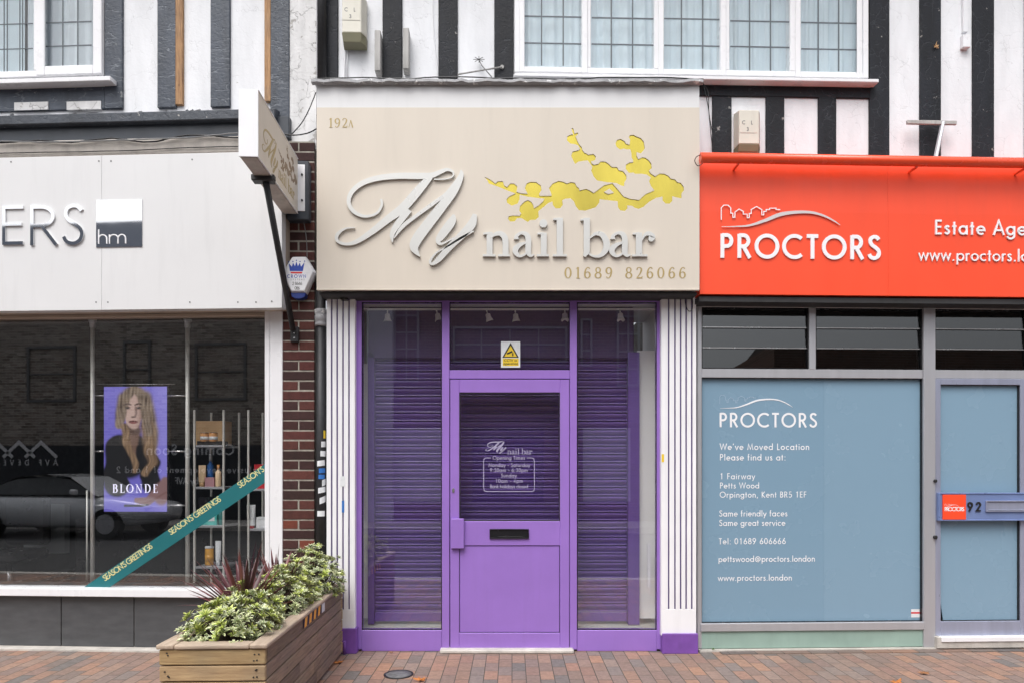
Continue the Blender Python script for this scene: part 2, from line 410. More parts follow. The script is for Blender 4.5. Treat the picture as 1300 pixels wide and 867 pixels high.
M['etched'] = mat('etched', (0.34, 0.31, 0.45), 0.5, var=0.04)
M['aluminium'] = mat('aluminium', (0.50, 0.505, 0.535), 0.34, metal=0.45, var=0.04, scale=3, stretch=(6, 6, 0.6))
M['blue_aluminium'] = mat('blue_aluminium', (0.36, 0.385, 0.50), 0.32, metal=0.4, var=0.08, scale=3, stretch=(6, 6, 0.6))
M['blue_plate'] = mat('blue_plate', (0.22, 0.30, 0.56), 0.3, metal=0.35, var=0.08, scale=3)
M['steel'] = mat('steel', (0.6, 0.6, 0.6), 0.25, metal=0.9, var=0.05)
M['pole_silver'] = mat('pole_silver', (0.62, 0.61, 0.57), 0.35, metal=0.15, var=0.05)
M['blue_vinyl'] = mat('blue_vinyl', (0.20, 0.32, 0.425), 0.26, var=0.012, scale=1.2, bumps=0.06, bscale=2.5, dirt=0.03)
M['blue_vinyl_lap'] = mat('blue_vinyl_lap', (0.214, 0.335, 0.44), 0.26, var=0.012, scale=1.2, bumps=0.06, bscale=2.5, dirt=0.03)
M['green_riser'] = mat('green_riser', (0.28, 0.395, 0.345), 0.5, var=0.08, scale=5, dirt=0.2)
M['grey_tile'] = mat('grey_tile', (0.075, 0.078, 0.083), 0.42, var=0.16, scale=7, stretch=(1, 1, 3), dirt=0.1)
M['grout'] = mat('grout', (0.32, 0.31, 0.30), 0.9)
M['beige_soffit'] = mat('beige_soffit', (0.40, 0.33, 0.27), 0.6, var=0.06)
M['teal'] = mat('teal', (0.010, 0.135, 0.150), 0.45, var=0.03)
M['yellow_letter'] = mat('yellow_letter', (0.72, 0.66, 0.30), 0.45)
M['cream_plastic'] = mat('cream_plastic', (0.68, 0.655, 0.57), 0.45, var=0.06, dirt=0.2)
M['olive_plastic'] = mat('olive_plastic', (0.22, 0.21, 0.135), 0.5, var=0.1)
M['sticker_white'] = mat('sticker_white', (0.72, 0.74, 0.76), 0.55, var=0.1, scale=30)
M['sticker_blue'] = mat('sticker_blue', (0.03, 0.16, 0.5), 0.5, var=0.1)
M['sticker_yellow'] = mat('sticker_yellow', (0.82, 0.58, 0.03), 0.5, var=0.05)
M['navy'] = mat('navy', (0.015, 0.035, 0.20), 0.4)
M['royal'] = mat('royal', (0.02, 0.06, 0.38), 0.4)
M['red'] = mat('red', (0.62, 0.02, 0.025), 0.4)
M['black_ink'] = mat('black_ink', (0.012, 0.012, 0.012), 0.5)
M['grey_ink'] = mat('grey_ink', (0.18, 0.18, 0.18), 0.5)
M['glass'] = glass('glass', wave=0.012)
M['shop_glass'] = glass('shop_glass', (0.98, 0.985, 0.985), 1.95)
M['far_glass'] = mat('far_glass', (0.02, 0.022, 0.025), 0.25, var=0.0, spec=0.25)
M['dark_glass'] = glass('dark_glass', (0.5, 0.52, 0.52), 1.8)
M['mirror'] = mat('mirror', (0.80, 0.80, 0.81), 0.03, metal=1.0, var=0.01)
M['curtain'] = mat('curtain', (0.70, 0.77, 0.83), 0.9, var=0.05)
M['curtain_dark'] = mat('curtain_dark', (0.70, 0.73, 0.78), 0.9, var=0.08)
M['came'] = mat('came', (0.10, 0.115, 0.13), 0.5)
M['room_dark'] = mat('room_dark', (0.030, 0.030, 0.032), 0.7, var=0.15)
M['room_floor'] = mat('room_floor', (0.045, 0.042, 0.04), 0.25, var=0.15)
M['room_grey'] = mat('room_grey', (0.30, 0.31, 0.32), 0.6)
M['room_white'] = mat('room_white', (0.84, 0.84, 0.82), 0.6, var=0.03)
M['sill_grey'] = mat('sill_grey', (0.42, 0.43, 0.40), 0.5, var=0.1)
M['brick'] = tinted('brick', 0.85, 0.6, 60, 0.3, 22)
M['mortar'] = mat('mortar', (0.33, 0.305, 0.26), 0.95, var=0.3, scale=20, bumps=0.5, bscale=90)
M['leafmat'] = tinted('leafmat', 0.42, 0.0, 50, 0.18, 30, spec=0.5)
M['printed'] = tinted('printed', 0.4, 0.0, 50, 0.02, 30)
M['soil'] = mat('soil', (0.035, 0.025, 0.018), 0.95, var=0.4, scale=40, bumps=0.8, bscale=90)
M['bark'] = mat('bark', (0.10, 0.075, 0.05), 0.9, var=0.2, bumps=0.3)
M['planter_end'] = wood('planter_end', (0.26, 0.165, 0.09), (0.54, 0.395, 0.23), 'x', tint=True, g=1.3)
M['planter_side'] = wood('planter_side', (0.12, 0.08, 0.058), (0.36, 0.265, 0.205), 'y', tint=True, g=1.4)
M['planter_rim'] = wood('planter_rim', (0.30, 0.225, 0.165), (0.54, 0.43, 0.33), 'y')
M['planter_rim_end'] = wood('planter_rim_end', (0.30, 0.225, 0.165), (0.54, 0.43, 0.33), 'x')
M['hazard_orange'] = mat('hazard_orange', (0.85, 0.40, 0.03), 0.5, var=0.1)
M['paving'] = brickmat('paving', [(0.155, 0.135, 0.125), (0.27, 0.165, 0.12), (0.215, 0.15, 0.125), (0.34, 0.19, 0.125), (0.25, 0.19, 0.16), (0.31, 0.175, 0.125), (0.20, 0.165, 0.15), (0.26, 0.155, 0.12)], (0.065, 0.058, 0.048), 0.186, 0.088, 0.006, plane='yx', bmp=0.6, varn=0.3)
M['header_paving'] = brickmat('header_paving', [(0.11, 0.10, 0.10), (0.21, 0.13, 0.10), (0.16, 0.13, 0.115), (0.26, 0.15, 0.105)], (0.05, 0.047, 0.043), 0.2, 0.1, 0.006, plane='xy', bmp=0.5)
M['asphalt'] = mat('asphalt', (0.05, 0.05, 0.052), 0.9, var=0.2, scale=30, bumps=0.6, bscale=150)
M['line_paint'] = mat('line_paint', (0.7, 0.68, 0.6), 0.7)
M['far_brick'] = brickmat('far_brick', [(0.20, 0.16, 0.13), (0.42, 0.37, 0.32), (0.28, 0.22, 0.18), (0.52, 0.46, 0.40), (0.24, 0.20, 0.17)], (0.55, 0.52, 0.48))
M['far_brown'] = brickmat('far_brown', [(0.12, 0.07, 0.05), (0.18, 0.10, 0.075), (0.15, 0.09, 0.065)], (0.25, 0.23, 0.21))
M['far_render'] = mat('far_render', (0.55, 0.55, 0.60), 0.7, var=0.05)
M['far_roof'] = mat('far_roof', (0.030, 0.040, 0.060), 0.9, var=0.25, scale=8, stretch=(8, 1, 1), spec=0.1)
M['far_roof_brown'] = mat('far_roof_brown', (0.07, 0.055, 0.05), 0.7, var=0.2)
M['hoarding'] = mat('hoarding', (0.028, 0.032, 0.040), 0.5)
M['car_paint'] = mat('car_paint', (0.75, 0.76, 0.78), 0.22, metal=0.1, var=0.02, coat=0.8)
M['car_glass'] = mat('car_glass', (0.012, 0.014, 0.016), 0.05, var=0.0, spec=0.8)
M['tyre'] = mat('tyre', (0.02, 0.02, 0.02), 0.8)
M['headlight'] = mat('headlight', (0.7, 0.7, 0.72), 0.1, metal=0.3)

# ------------------------------------------------------------------ drawn alphabets
def _font():
    b, t = 0.055, 0.945; G = {}
    def o_(cx=0.31, cy=0.315, r=0.26): return arc(cx, cy, r, r, 0, 360, 22)
    G['A'] = (.78, [[(.03, 0), (.39, 1), (.75, 0)], [(.17, .33), (.61, .33)]])
    bp = [(.1, t)]+arc(.27, .715, .21, .23, 90, -90)+[(.1, .485)]
    G['B'] = (.56, [[(.1, 0), (.1, 1)], [(.1, t)]+arc(.25, .74, .19, .205, 90, -90)+[(.1, .535)], [(.1, .535)]+arc(.26, .295, .23, .24, 90, -90)+[(.1, b)]])
    G['C'] = (.84, [arc(.5, .5, .445, .445, 48, 312, 24)])
    G['D'] = (.78, [[(.1, 0), (.1, 1)], [(.1, t)]+arc(.27, .5, .43, .445, 90, -90)+[(.1, b)]])
    G['E'] = (.53, [[(.48, t), (.1, t), (.1, b), (.48, b)], [(.1, .52), (.45, .52)]])
    G['F'] = (.5, [[(.46, t), (.1, t), (.1, 0)], [(.1, .52), (.44, .52)]])
    G['G'] = (.93, [arc(.5, .5, .445, .445, 45, 360, 26)+[(.54, .5)]])
    G['I'] = (.22, [[(.11, 0), (.11, 1)]])
    G['K'] = (.62, [[(.1, 0), (.1, 1)], [(.53, 1), (.12, .5), (.58, 0)]])
    G['L'] = (.46, [[(.1, 1), (.1, b), (.43, b)]])
    G['M'] = (.95, [[(.06, 0), (.2, .93), (.475, .1), (.75, .93), (.89, 0)]])
    G['N'] = (.8, [[(.1, 0), (.1, .92), (.7, .08), (.7, 1)]])
    G['O'] = (1.0, [arc(.5, .5, .445, .445, 0, 360, 30)])
    G['P'] = (.55, [[(.1, 0), (.1, 1)], bp]); G['R'] = (.6, [[(.1, 0), (.1, 1)], bp, [(.27, .49), (.54, 0)]])
    G['S'] = (.56, [crom([(.47, .83), (.38, .93), (.26, .945), (.14, .88), (.11, .74), (.18, .61), (.32, .51), (.44, .4), (.48, .26), (.42, .12), (.28, .055), (.13, .1), (.06, .22)], 4)])
    G['T'] = (.52, [[(.02, t), (.5, t)], [(.26, t), (.26, 0)]])
    G['V'] = (.7, [[(.02, 1), (.35, .03), (.68, 1)]])
    G['W'] = (1.1, [[(.03, 1), (.29, .08), (.55, .93), (.81, .08), (1.07, 1)]])
    G['Y'] = (.66, [[(.02, 1), (.33, .48), (.64, 1)], [(.33, .48), (.33, 0)]])
    G['a'] = (.66, [o_(), [(.57, .0), (.57, .63)]]); G['b'] = (.66, [o_(.35), [(.09, 0), (.09, 1.03)]])
    G['c'] = (.54, [arc(.32, .315, .26, .26, 50, 310)]); G['d'] = (.68, [o_(), [(.58, 0), (.58, 1.03)]])
    G['e'] = (.62, [[(.06, .315), (.57, .315)]+arc(.315, .315, .255, .26, 0, 310, 20)])
    G['f'] = (.34, [[(.14, 0), (.14, .84)]+arc(.27, .84, .13, .14, 180, 90, 6), [(.02, .57), (.31, .57)]])
    G['g'] = (.66, [o_(), [(.57, .63), (.57, .03)]+arc(.31, .0, .26, .24, 0, -160, 12)])
    G['h'] = (.58, [[(.09, 0), (.09, 1.03)], [(.09, .33)]+arc(.29, .36, .2, .22, 180, 0, 12)+[(.49, 0)]])
    G['i'] = (.2, [[(.1, 0), (.1, .62)], [(.1, .77), (.1, .89)]]); G['l'] = (.2, [[(.1, 0), (.1, 1.03)]])
    G['k'] = (.52, [[(.09, 0), (.09, 1.03)], [(.44, .62), (.11, .32), (.48, 0)]])
    G['m'] = (.9, [[(.09, 0), (.09, .62)], [(.09, .36)]+arc(.26, .39, .17, .19, 180, 0, 10)+[(.43, 0)], [(.43, .36)]+arc(.61, .39, .18, .19, 180, 0, 10)+[(.79, 0)]])
    G['n'] = (.58, [[(.09, 0), (.09, .62)], [(.09, .33)]+arc(.29, .37, .2, .21, 180, 0, 12)+[(.49, 0)]])
    G['o'] = (.63, [o_()]); G['p'] = (.66, [o_(.35), [(.09, -.3), (.09, .62)]])
    G['r'] = (.36, [[(.09, 0), (.09, .62)], [(.09, .36)]+arc(.25, .4, .16, .18, 180, 60, 8)])
    G['s'] = (.42, [crom([(.33, .5), (.26, .575), (.15, .57), (.1, .48), (.16, .38), (.27, .3), (.34, .2), (.28, .08), (.16, .055), (.05, .14)], 4)])
    G['t'] = (.32, [[(.15, 0), (.15, .88)], [(.02, .57), (.29, .57)]])
    G['u'] = (.58, [[(.09, .62), (.09, .26)]+arc(.28, .25, .19, .2, 180, 360, 12)+[(.47, .62)]])
    G['v'] = (.54, [[(.02, .62), (.27, .03), (.52, .62)]]); G['w'] = (.82, [[(.02, .62), (.21, .05), (.41, .58), (.61, .05), (.8, .62)]])
    G['x'] = (.5, [[(.03, 0), (.47, .62)], [(.03, .62), (.47, 0)]]); G['y'] = (.54, [[(.02, .62), (.28, .05)], [(.52, .62), (.14, -.3)]])
    G['0'] = (.6, [arc(.3, .5, .24, .445, 0, 360, 26)]); G['1'] = (.6, [[(.18, .82), (.34, .93), (.34, 0)]])
    G['2'] = (.6, [[(.09, .7)]+arc(.3, .72, .21, .225, 170, -30, 12)+[(.08, b), (.54, b)]])
    G['3'] = (.6, [arc(.28, .73, .19, .21, 150, -90, 12)+arc(.28, .29, .23, .235, 90, -150, 12)])
    G['4'] = (.6, [[(.42, 0), (.42, .95), (.05, .25), (.55, .25)]])
    G['5'] = (.6, [[(.5, t), (.2, t), (.14, .52)]+arc(.27, .32, .26, .265, 120, -140, 16)])
    G['6'] = (.6, [arc(.31, .3, .23, .245, 0, 360, 20), [(.42, 1), (.1, .4)]]); G['9'] = (.6, [arc(.29, .7, .23, .245, 0, 360, 20), [(.18, 0), (.5, .6)]])
    G['8'] = (.6, [arc(.3, .73, .18, .21, 0, 360, 18), arc(.3, .29, .23, .235, 0, 360, 20)]); G['7'] = (.6, [[(.05, t), (.53, t), (.2, 0)]])
    G['.'] = (.24, [[(.12, 0), (.12, .12)]]); G[','] = (.24, [[(.14, .12), (.08, -.14)]]); G[':'] = (.24, [[(.12, 0), (.12, .12)], [(.12, .5), (.12, .62)]])
    G['-'] = (.4, [[(.06, .35), (.34, .35)]]); G["'"] = (.2, [[(.13, .98), (.06, .74)]]); G[' '] = (.3, [])
    G['@'] = (1.0, [arc(.5, .4, .16, .18, 0, 360, 16), [(.66, .58), (.66, .3)]+arc(.76, .32, .1, .1, 180, 360, 6)+arc(.5, .42, .4, .42, 0, 300, 22)])
    return G
SANS = _font()
def text(mb, s, x0, x1, z, cap, d0, thick=0.001, w=0.11, mi=0, at=None, squeeze=1.0):
    """single-line lettering between a = x0 and x1; at = function (u, v) -> (a, z) for slanted lines"""
    nat = sum(SANS[c][0] for c in s)*cap*squeeze
    tr = 0 if x1 is None else ((x1-x0)-nat)/max(1, len(s)-1)
    if x1 is not None and tr < -0.1*cap:
        squeeze *= (x1-x0)/nat; tr = 0
    x = x0
    for c in s:
        adv, strokes = SANS[c]
        for k, st in enumerate(strokes):
            P = []
            for q in st:
                u, v = x+q[0]*cap*squeeze, q[1]*cap
                P.append(at(u, v) if at else (u, z+v))
            closed = len(P) > 6 and abs(P[0][0]-P[-1][0])+abs(P[0][1]-P[-1][1]) < 1e-6
            mb.ribbon(P, d0-k*0.0003, d0+thick, w*cap, closed, mi)
        x += adv*cap*squeeze+tr
    return mb
def ptext(mb, F, s, px0, px1, base, cap_px, d, **kw):
    a0, z = F.p(px0, base, d); a1 = F.p(px1, base, d)[0]
    sc_ = (F.p(px0, base-10, d)[1]-z)/10
    return text(mb, s, a0, a1, z, cap_px*sc_, d, **kw)

def _serif():
    S = {}
    def ell(cx, cy, rx, ry, th, tn, n=26):
        return [(cx+rx*math.cos(2*math.pi*i/n), cy+ry*math.sin(2*math.pi*i/n), tn+(th-tn)*abs(math.cos(2*math.pi*i/n))**1.5) for i in range(n)]+[None]
    six = crom([(.5, .84, .1), (.42, .955, .06), (.3, .95, .07), (.15, .77, .12), (.08, .42, .15), (.12, .16, .13), (.3, .035, .06), (.48, .16, .12), (.52, .33, .15), (.46, .5, .12), (.31, .58, .05), (.13, .46, .05)], 5)
    S['0'] = (.66, [ell(.32, .5, .24, .46, .15, .05)])
    S['1'] = (.42, [[(.22, 1, .14), (.22, 0, .14)], [(.06, .86, .05), (.22, .97, .07)], [(.06, .025, .05), (.38, .025, .05)]])
    S['2'] = (.6, [crom([(.08, .76, .12), (.13, .92, .07), (.3, .965, .06), (.45, .86, .12), (.46, .7, .15), (.36, .45, .11), (.18, .2, .07), (.06, .06, .06)], 5), [(.05, .05, .1), (.5, .05, .1), (.54, .2, .04)]])
    S['6'] = (.62, [six]); S['9'] = (.62, [[(.6-q[0], 1-q[1], q[2]) for q in six]])
    S['8'] = (.62, [ell(.3, .745, .19, .215, .12, .05), ell(.3, .275, .24, .235, .14, .05)])
    S['A'] = (.6, [[(.04, 0, .07), (.3, .98, .08)], [(.28, .98, .13), (.56, 0, .17)]]); S[' '] = (.5, [])
    st = lambda x: [(x, 1, .15), (x, 0, .15)]
    sf = lambda x, y, l=.14: [(x-l, y, .045), (x+l, y, .045)]
    S['B'] = (.72, [st(.2), [(.08, .98, .045), (.3, .98, .045)]+[(q[0], q[1], .05+.1*max(0, math.cos(R(90-i*11.25)))) for i, q in enumerate(arc(.34, .76, .19, .215, 90, -90, 16))]+[(.2, .54, .045)], [(.2, .54, .045)]+[(q[0], q[1], .05+.1*max(0, math.cos(R(90-i*11.25)))) for i, q in enumerate(arc(.36, .28, .23, .26, 90, -90, 16))]+[(.08, .02, .045)]])
    S['L'] = (.64, [st(.2), sf(.2, .98), [(.06, .022, .045), (.55, .022, .045), (.58, .22, .04)]])
    S['O'] = (.9, [ell(.43, .5, .36, .47, .16, .05)])
    S['N'] = (.9, [[(.2, 1, .05), (.2, 0, .05)], [(.16, 1, .1), (.7, .02, .15)], [(.72, 1, .05), (.72, 0, .05)], sf(.2, .02, .12), sf(.72, .98, .12), [(.04, .98, .045), (.2, .98, .045)]])
    S['D'] = (.85, [st(.2), [(.06, .98, .045), (.3, .98, .045)]+[(q[0], q[1], .05+.11*max(0, math.cos(R(90-i*11.25)))) for i, q in enumerate(arc(.34, .5, .36, .48, 90, -90, 16))]+[(.06, .02, .045)]])
    S['E'] = (.66, [st(.2), [(.06, .98, .045), (.54, .98, .045), (.56, .8, .04)], [(.2, .52, .045), (.44, .52, .045)], [(.06, .022, .045), (.57, .022, .045), (.6, .22, .04)]])
    return S
SERIF = _serif()
def serif(mb, s, x0, x1, z, cap, d0, thick=0.001, mi=0, bold=1.0):
    nat = sum(SERIF[c][0] for c in s)*cap; tr = (x1-x0-nat)/max(1, len(s)-1); x = x0
    for c in s:
        for k, stt in enumerate(SERIF[c][1]):
            cl = stt[-1] is None; P = [(x+q[0]*cap, z+q[1]*cap, q[2]*cap*bold) for q in stt if q]
            mb.ribbon(P, d0-k*0.0003, d0+thick, None, cl, mi)
        x += SERIF[c][0]*cap+tr
    return mb

# the script word and the serif words of the sign, as pen strokes (x, y, pen width), y down
MY = [[(430, 305, 18), (434, 355, 20), (392, 418, 20), (300, 440, 24), (215, 402, 32), (175, 330, 32), (200, 250, 38), (280, 182, 42), (400, 142, 46), (560, 124, 50), (740, 124, 52), (830, 118, 44), (900, 90, 34), (950, 74, 26), (995, 95, 16), (985, 133, 11), (920, 150, 9), (845, 150, 10)],
      [(815, 130, 50), (720, 240, 72), (600, 375, 74), (480, 465, 62), (360, 560, 50), (240, 638, 36), (150, 658, 24), (85, 630, 26), (90, 580, 28), (150, 537, 15), (225, 530, 5)],
      [(650, 390, 50), (565, 495, 55), (517, 580, 40), (520, 645, 8)],
      [(532, 612, 8), (600, 520, 30), (700, 442, 28), (850, 332, 30), (940, 262, 24), (1040, 150, 40)],
      [(1055, 78, 8), (1056, 125, 44), (1000, 240, 68), (900, 372, 80), (800, 500, 86), (712, 620, 86), (690, 690, 68), (735, 757, 6)],
      [(1000, 428, 18), (985, 480, 68), (920, 570, 70), (880, 630, 48), (905, 657, 18), (1000, 610, 12)],
      [(1165, 425, 34), (1142, 500, 70), (1080, 572, 64), (970, 680, 54), (880, 780, 44), (830, 815, 22), (815, 790, 18), (860, 730, 14), (930, 690, 12), (1060, 610, 18), (1155, 558, 12)]]
def _a(x): return [[(x+243, 193, 30), (x+246, 172, 20), (x+275, 155, 18), (x+305, 165, 30), (x+316, 195, 34), (x+316, 268, 34), (x+330, 293, 18), (x+352, 287, 6)],
                   [(x+312, 212, 8), (x+270, 225, 22), (x+240, 250, 34), (x+240, 275, 30), (x+264, 296, 16), (x+296, 285, 12), (x+314, 260, 10)]]
NAIL = [[(80, 150, 36), (80, 298, 36)], [(38, 292, 13), (116, 292, 13)], [(42, 160, 10), (80, 156, 14)], [(85, 187, 8), (110, 166, 20), (140, 158, 28), (168, 175, 36), (177, 210, 36), (177, 298, 36)], [(132, 292, 13), (204, 292, 13)]] + _a(0) + \
       [[(410, 154, 36), (410, 298, 36)], [(372, 160, 10), (410, 157, 14)], [(368, 292, 13), (442, 292, 13)], [(408, 73, 18), (408, 83, 40), (408, 97, 48), (408, 111, 40), (408, 121, 18)],
        [(508, 64, 38), (508, 298, 38)], [(468, 72, 10), (508, 68, 14)], [(465, 292, 13), (550, 292, 13)],
        [(672, 64, 38), (672, 270, 36), (658, 299, 18)], [(634, 76, 10), (672, 70, 14)], [(690, 187, 8), (725, 160, 20), (765, 166, 32), (790, 205, 38), (790, 250, 38), (762, 288, 26), (725, 298, 14), (690, 285, 12), (675, 260, 10)]] + _a(588) + \
       [[(990, 154, 38), (990, 298, 38)], [(953, 160, 10), (990, 157, 14)], [(948, 292, 13), (1042, 292, 13)], [(1004, 205, 8), (1022, 172, 16), (1048, 158, 26), (1076, 176, 26), (1062, 192, 36), (1050, 200, 10)]]
def my_nail(mb, fn, sxy, d0, thick, my=True, nail=True, bold=1.0, mi=0):
    """fn maps photograph pixels of the big sign to (a, z); sxy converts a pixel to metres"""
    k = 0
    if my:
        for st in MY:
            P = [(*fn(415+q[0]/6.195, 205+q[1]/6.195), q[2]/6.195*sxy*bold) for q in crom(st, 7)]
            mb.ribbon(P, d0-k*min(0.0008, thick*.12), d0+thick, None, False, mi); k += 1
    if nail:
        for st in NAIL:
            q0 = crom(st, 5) if len(st) > 3 else st
            P = [(*fn(605+q[0]/4.815, 265+q[1]/4.815), q[2]/4.815*sxy*bold) for q in q0]
            mb.ribbon(P, d0-(k % 5)*min(0.0005, thick*.1), d0+thick, None, False, mi); k += 1
    return mb
_b2 = lambda L: [(610+x/6.667, 160+y/6.667) for x, y in L]
_b3 = lambda L: [(740+x/6.667, 160+y/6.667) for x, y in L]
BLOSSOM = _b2([(32, 432), (85, 458), (125, 490), (150, 470), (190, 472), (200, 505), (225, 522), (250, 490), (285, 490), (312, 515), (305, 560), (345, 574), (398, 577), (375, 530), (390, 490), (420, 476), (470, 478), (510, 505), (518, 545), (497, 575), (500, 594), (600, 594), (600, 578), (580, 530), (610, 490), (660, 468), (700, 475), (730, 490), (770, 478), (800, 485), (815, 515), (835, 530), (838, 550)]) + \
    _b3([(4, 540), (30, 536), (60, 550), (92, 570), (180, 505), (250, 488), (300, 545), (345, 600), (400, 620), (475, 630), (530, 580), (605, 548), (575, 510), (560, 470), (575, 440), (540, 415), (500, 408), (440, 408), (430, 398), (390, 400), (362, 365), (365, 330), (395, 312), (425, 310), (425, 290), (412, 270), (410, 230), (400, 200), (375, 202), (345, 195), (315, 202), (285, 180), (275, 150), (290, 120), (320, 113), (350, 130), (365, 152), (395, 162), (400, 120), (388, 95), (400, 80), (430, 78), (450, 90), (490, 105), (515, 135), (525, 190), (510, 215), (490, 235), (455, 225), (455, 255), (470, 285), (500, 268), (530, 272), (560, 295), (580, 325), (583, 360), (560, 380), (575, 405), (612, 430), (650, 405), (690, 408), (725, 425), (745, 450), (780, 455), (800, 478), (830, 485), (855, 520), (855, 550), (837, 570), (835, 615), (800, 610), (757, 598), (757, 635), (735, 660), (700, 660), (675, 635), (673, 600), (620, 612), (560, 645), (510, 690), (470, 705), (435, 695), (420, 680), (375, 675), (378, 700), (355, 722), (315, 718), (297, 690), (295, 640), (230, 634), (142, 622), (140, 650), (110, 690), (60, 708), (20, 720), (-35, 715)]) + \
    _b2([(805, 680), (790, 640), (760, 615), (715, 620), (692, 632), (697, 670), (675, 700), (635, 700), (612, 672), (609, 642), (575, 655), (490, 724), (493, 775), (465, 797), (420, 800), (400, 815), (375, 800), (345, 782), (310, 784), (290, 810), (250, 812), (232, 787), (240, 766), (275, 760), (330, 764), (345, 742), (328, 720), (335, 680), (370, 645), (400, 630), (430, 645), (447, 672), (452, 700), (490, 678), (530, 642), (540, 618), (480, 612), (400, 602), (332, 585), (330, 625), (315, 660), (265, 678), (225, 655), (220, 625), (240, 600), (276, 584), (296, 574), (230, 550), (150, 517), (100, 500), (70, 490), (60, 465)])
BLOSSOM_HOLE = _b3([(180, 562), (225, 533), (262, 568), (215, 580)])
SPRIG = _b2([(770, 22), (785, 22), (797, 70), (818, 58), (828, 70), (805, 90), (820, 130), (840, 165), (858, 185), (862, 205), (882, 232)]) + \
    _b3([(25, 232), (45, 247), (62, 244), (90, 240), (110, 262), (105, 290), (82, 300), (67, 300), (74, 320), (92, 332), (130, 325), (150, 303), (190, 305), (220, 325), (245, 350), (290, 352), (305, 378), (340, 385), (368, 420), (370, 450), (352, 480), (350, 512), (325, 508), (280, 485), (210, 480), (120, 465), (90, 430), (70, 380), (80, 350), (55, 312), (40, 294), (18, 296)]) + \
    _b2([(830, 305), (800, 325), (780, 285), (767, 255), (780, 220), (830, 208), (843, 195), (825, 167), (803, 158), (760, 152), (732, 125), (735, 90), (765, 76), (784, 76), (775, 40)])
SKYLINE = [(117, 195), (117, 110), (135, 90), (165, 90), (185, 110), (185, 148), (200, 148), (200, 178), (215, 178), (215, 140), (245, 118), (275, 135), (275, 155), (303, 155), (303, 180), (318, 180), (318, 150), (332, 150), (332, 122), (370, 100), (408, 122), (408, 160), (422, 160), (422, 135), (440, 135), (440, 122), (465, 122), (465, 112), (510, 112), (510, 122), (540, 122)]
SWOOSH = [(120, 245, 3), (220, 243, 8), (320, 235, 14), (430, 200, 22), (540, 157, 26), (650, 141, 22), (760, 142, 18), (850, 165, 14), (920, 200, 10), (970, 233, 3)]

# ================================================================== THE SETTING
structure('ground', MB().box(-60, 60, -60, 60, -0.6, -0.16), M['asphalt'])
structure('pavement', MB().box(-14, 14, -3.2, 0.25, -0.3, 0.0, skip=('b',)), M['paving'])
structure('kerb', MB().box(-14, 14, -3.35, -3.203, -0.3, 0.004), M['pale_concrete'])
structure('road', MB().box(-40, 40, -10.4, -3.353, -0.3, -0.12), M['asphalt'])
structure('far_pavement', MB().box(-40, 40, -12.4, -10.403, -0.3, 0.0), M['pale_concrete'])
mb = MB().box(0.15, 3.4, -0.075, 0.20, -0.05, 0.006)
structure('header_course', mb, M['header_paving'], FR)
structure('stone_strip', MB().box(-4.0, -0.02, -0.06, 0.20, -0.05, 0.012), M['pale_concrete'], FL)
structure('mortar_strip', MB().box(0.0, 3.4, -0.005, 0.20, -0.05, 0.014), M['pale_concrete'], FR)

def line(name, s, x0, x1, y, cp, d, w, thick, mt, par, F=None, T=None):
    (T or EA).part(name, ptext(MB(), F or FR, s, x0, x1, y, cp, d, w=w, thick=thick), mt, par)
# ================================================================== UPPER STOREYS
ZTOP = 5.9
def beam(mb, F, x0, y0, x1, y1, d0, d1, ztop=None):
    a0, a1, z0, z1 = F.rect(x0, max(y0, 0), x1, y1, d0)
    if ztop: z1 = ztop
    mb.box(a0, a1, d0, d1, z0, z1)
def leaded_pane(T, F, win, x0, y0, x1, y1, d, vs_, hs_, ztop, cw=0.011, dbl=False):
    a0, a1, z0, z1 = F.rect(x0, 0, x1, y1, d)
    T.part('pane', MB().box(a0-.01, a1+.01, d, d+.006, z0-.01, ztop), M['glass'], win)
    c = MB()
    for i, x in enumerate(vs_):
        a = F.p(x, 40, d)[0]; c.box(a-cw/2, a+cw/2, d-.004, d-.0005, z0, ztop)
    zs = [F.p((x0+x1)/2, y, d)[1] for y in hs_]
    st = zs[0]-zs[-1]
    st = st/(len(zs)-1) if len(zs) > 1 else 0.2
    z = zs[0]
    while z+st < ztop-0.05: z += st; zs.append(z)
    for z in zs: c.box(a0, a1, d-.0045, d-.001, z-cw/2, z+cw/2)
    T.part('lead_came', c, M['came'], win)
def frame_ring(mb, a0, a1, z0, z1, wd, d0, d1):
    mb.box(a0, a0+wd, d0, d1, z0, z1); mb.box(a1-wd, a1, d0, d1, z0, z1)
    mb.box(a0+wd, a1-wd, d0, d1, z0, z0+wd); mb.box(a0+wd, a1-wd, d0, d1, z1-wd, z1)
def curtain_mesh(a0, a1, d, z0, z1, n, amp, seed):
    rnd = random.Random(seed); mb = MB(); N = n*10; V = []
    ph = [rnd.uniform(0, 6.28) for _ in range(4)]
    def off(u): return amp*(math.sin(u*n*6.28+ph[0]+1.2*math.sin(u*7+ph[1]))*0.7+0.5*math.sin(u*n*15+ph[2]))
    for i in range(N+1):
        u = i/N; a = a0+(a1-a0)*u
        V += [(a+0.2*off(u+.1), d+off(u), z0), (a, d+off(u)*0.7, z1)]
    return mb.add(V, [(2*i, 2*i+2, 2*i+3, 2*i+1) for i in range(N)], 0, None, True)

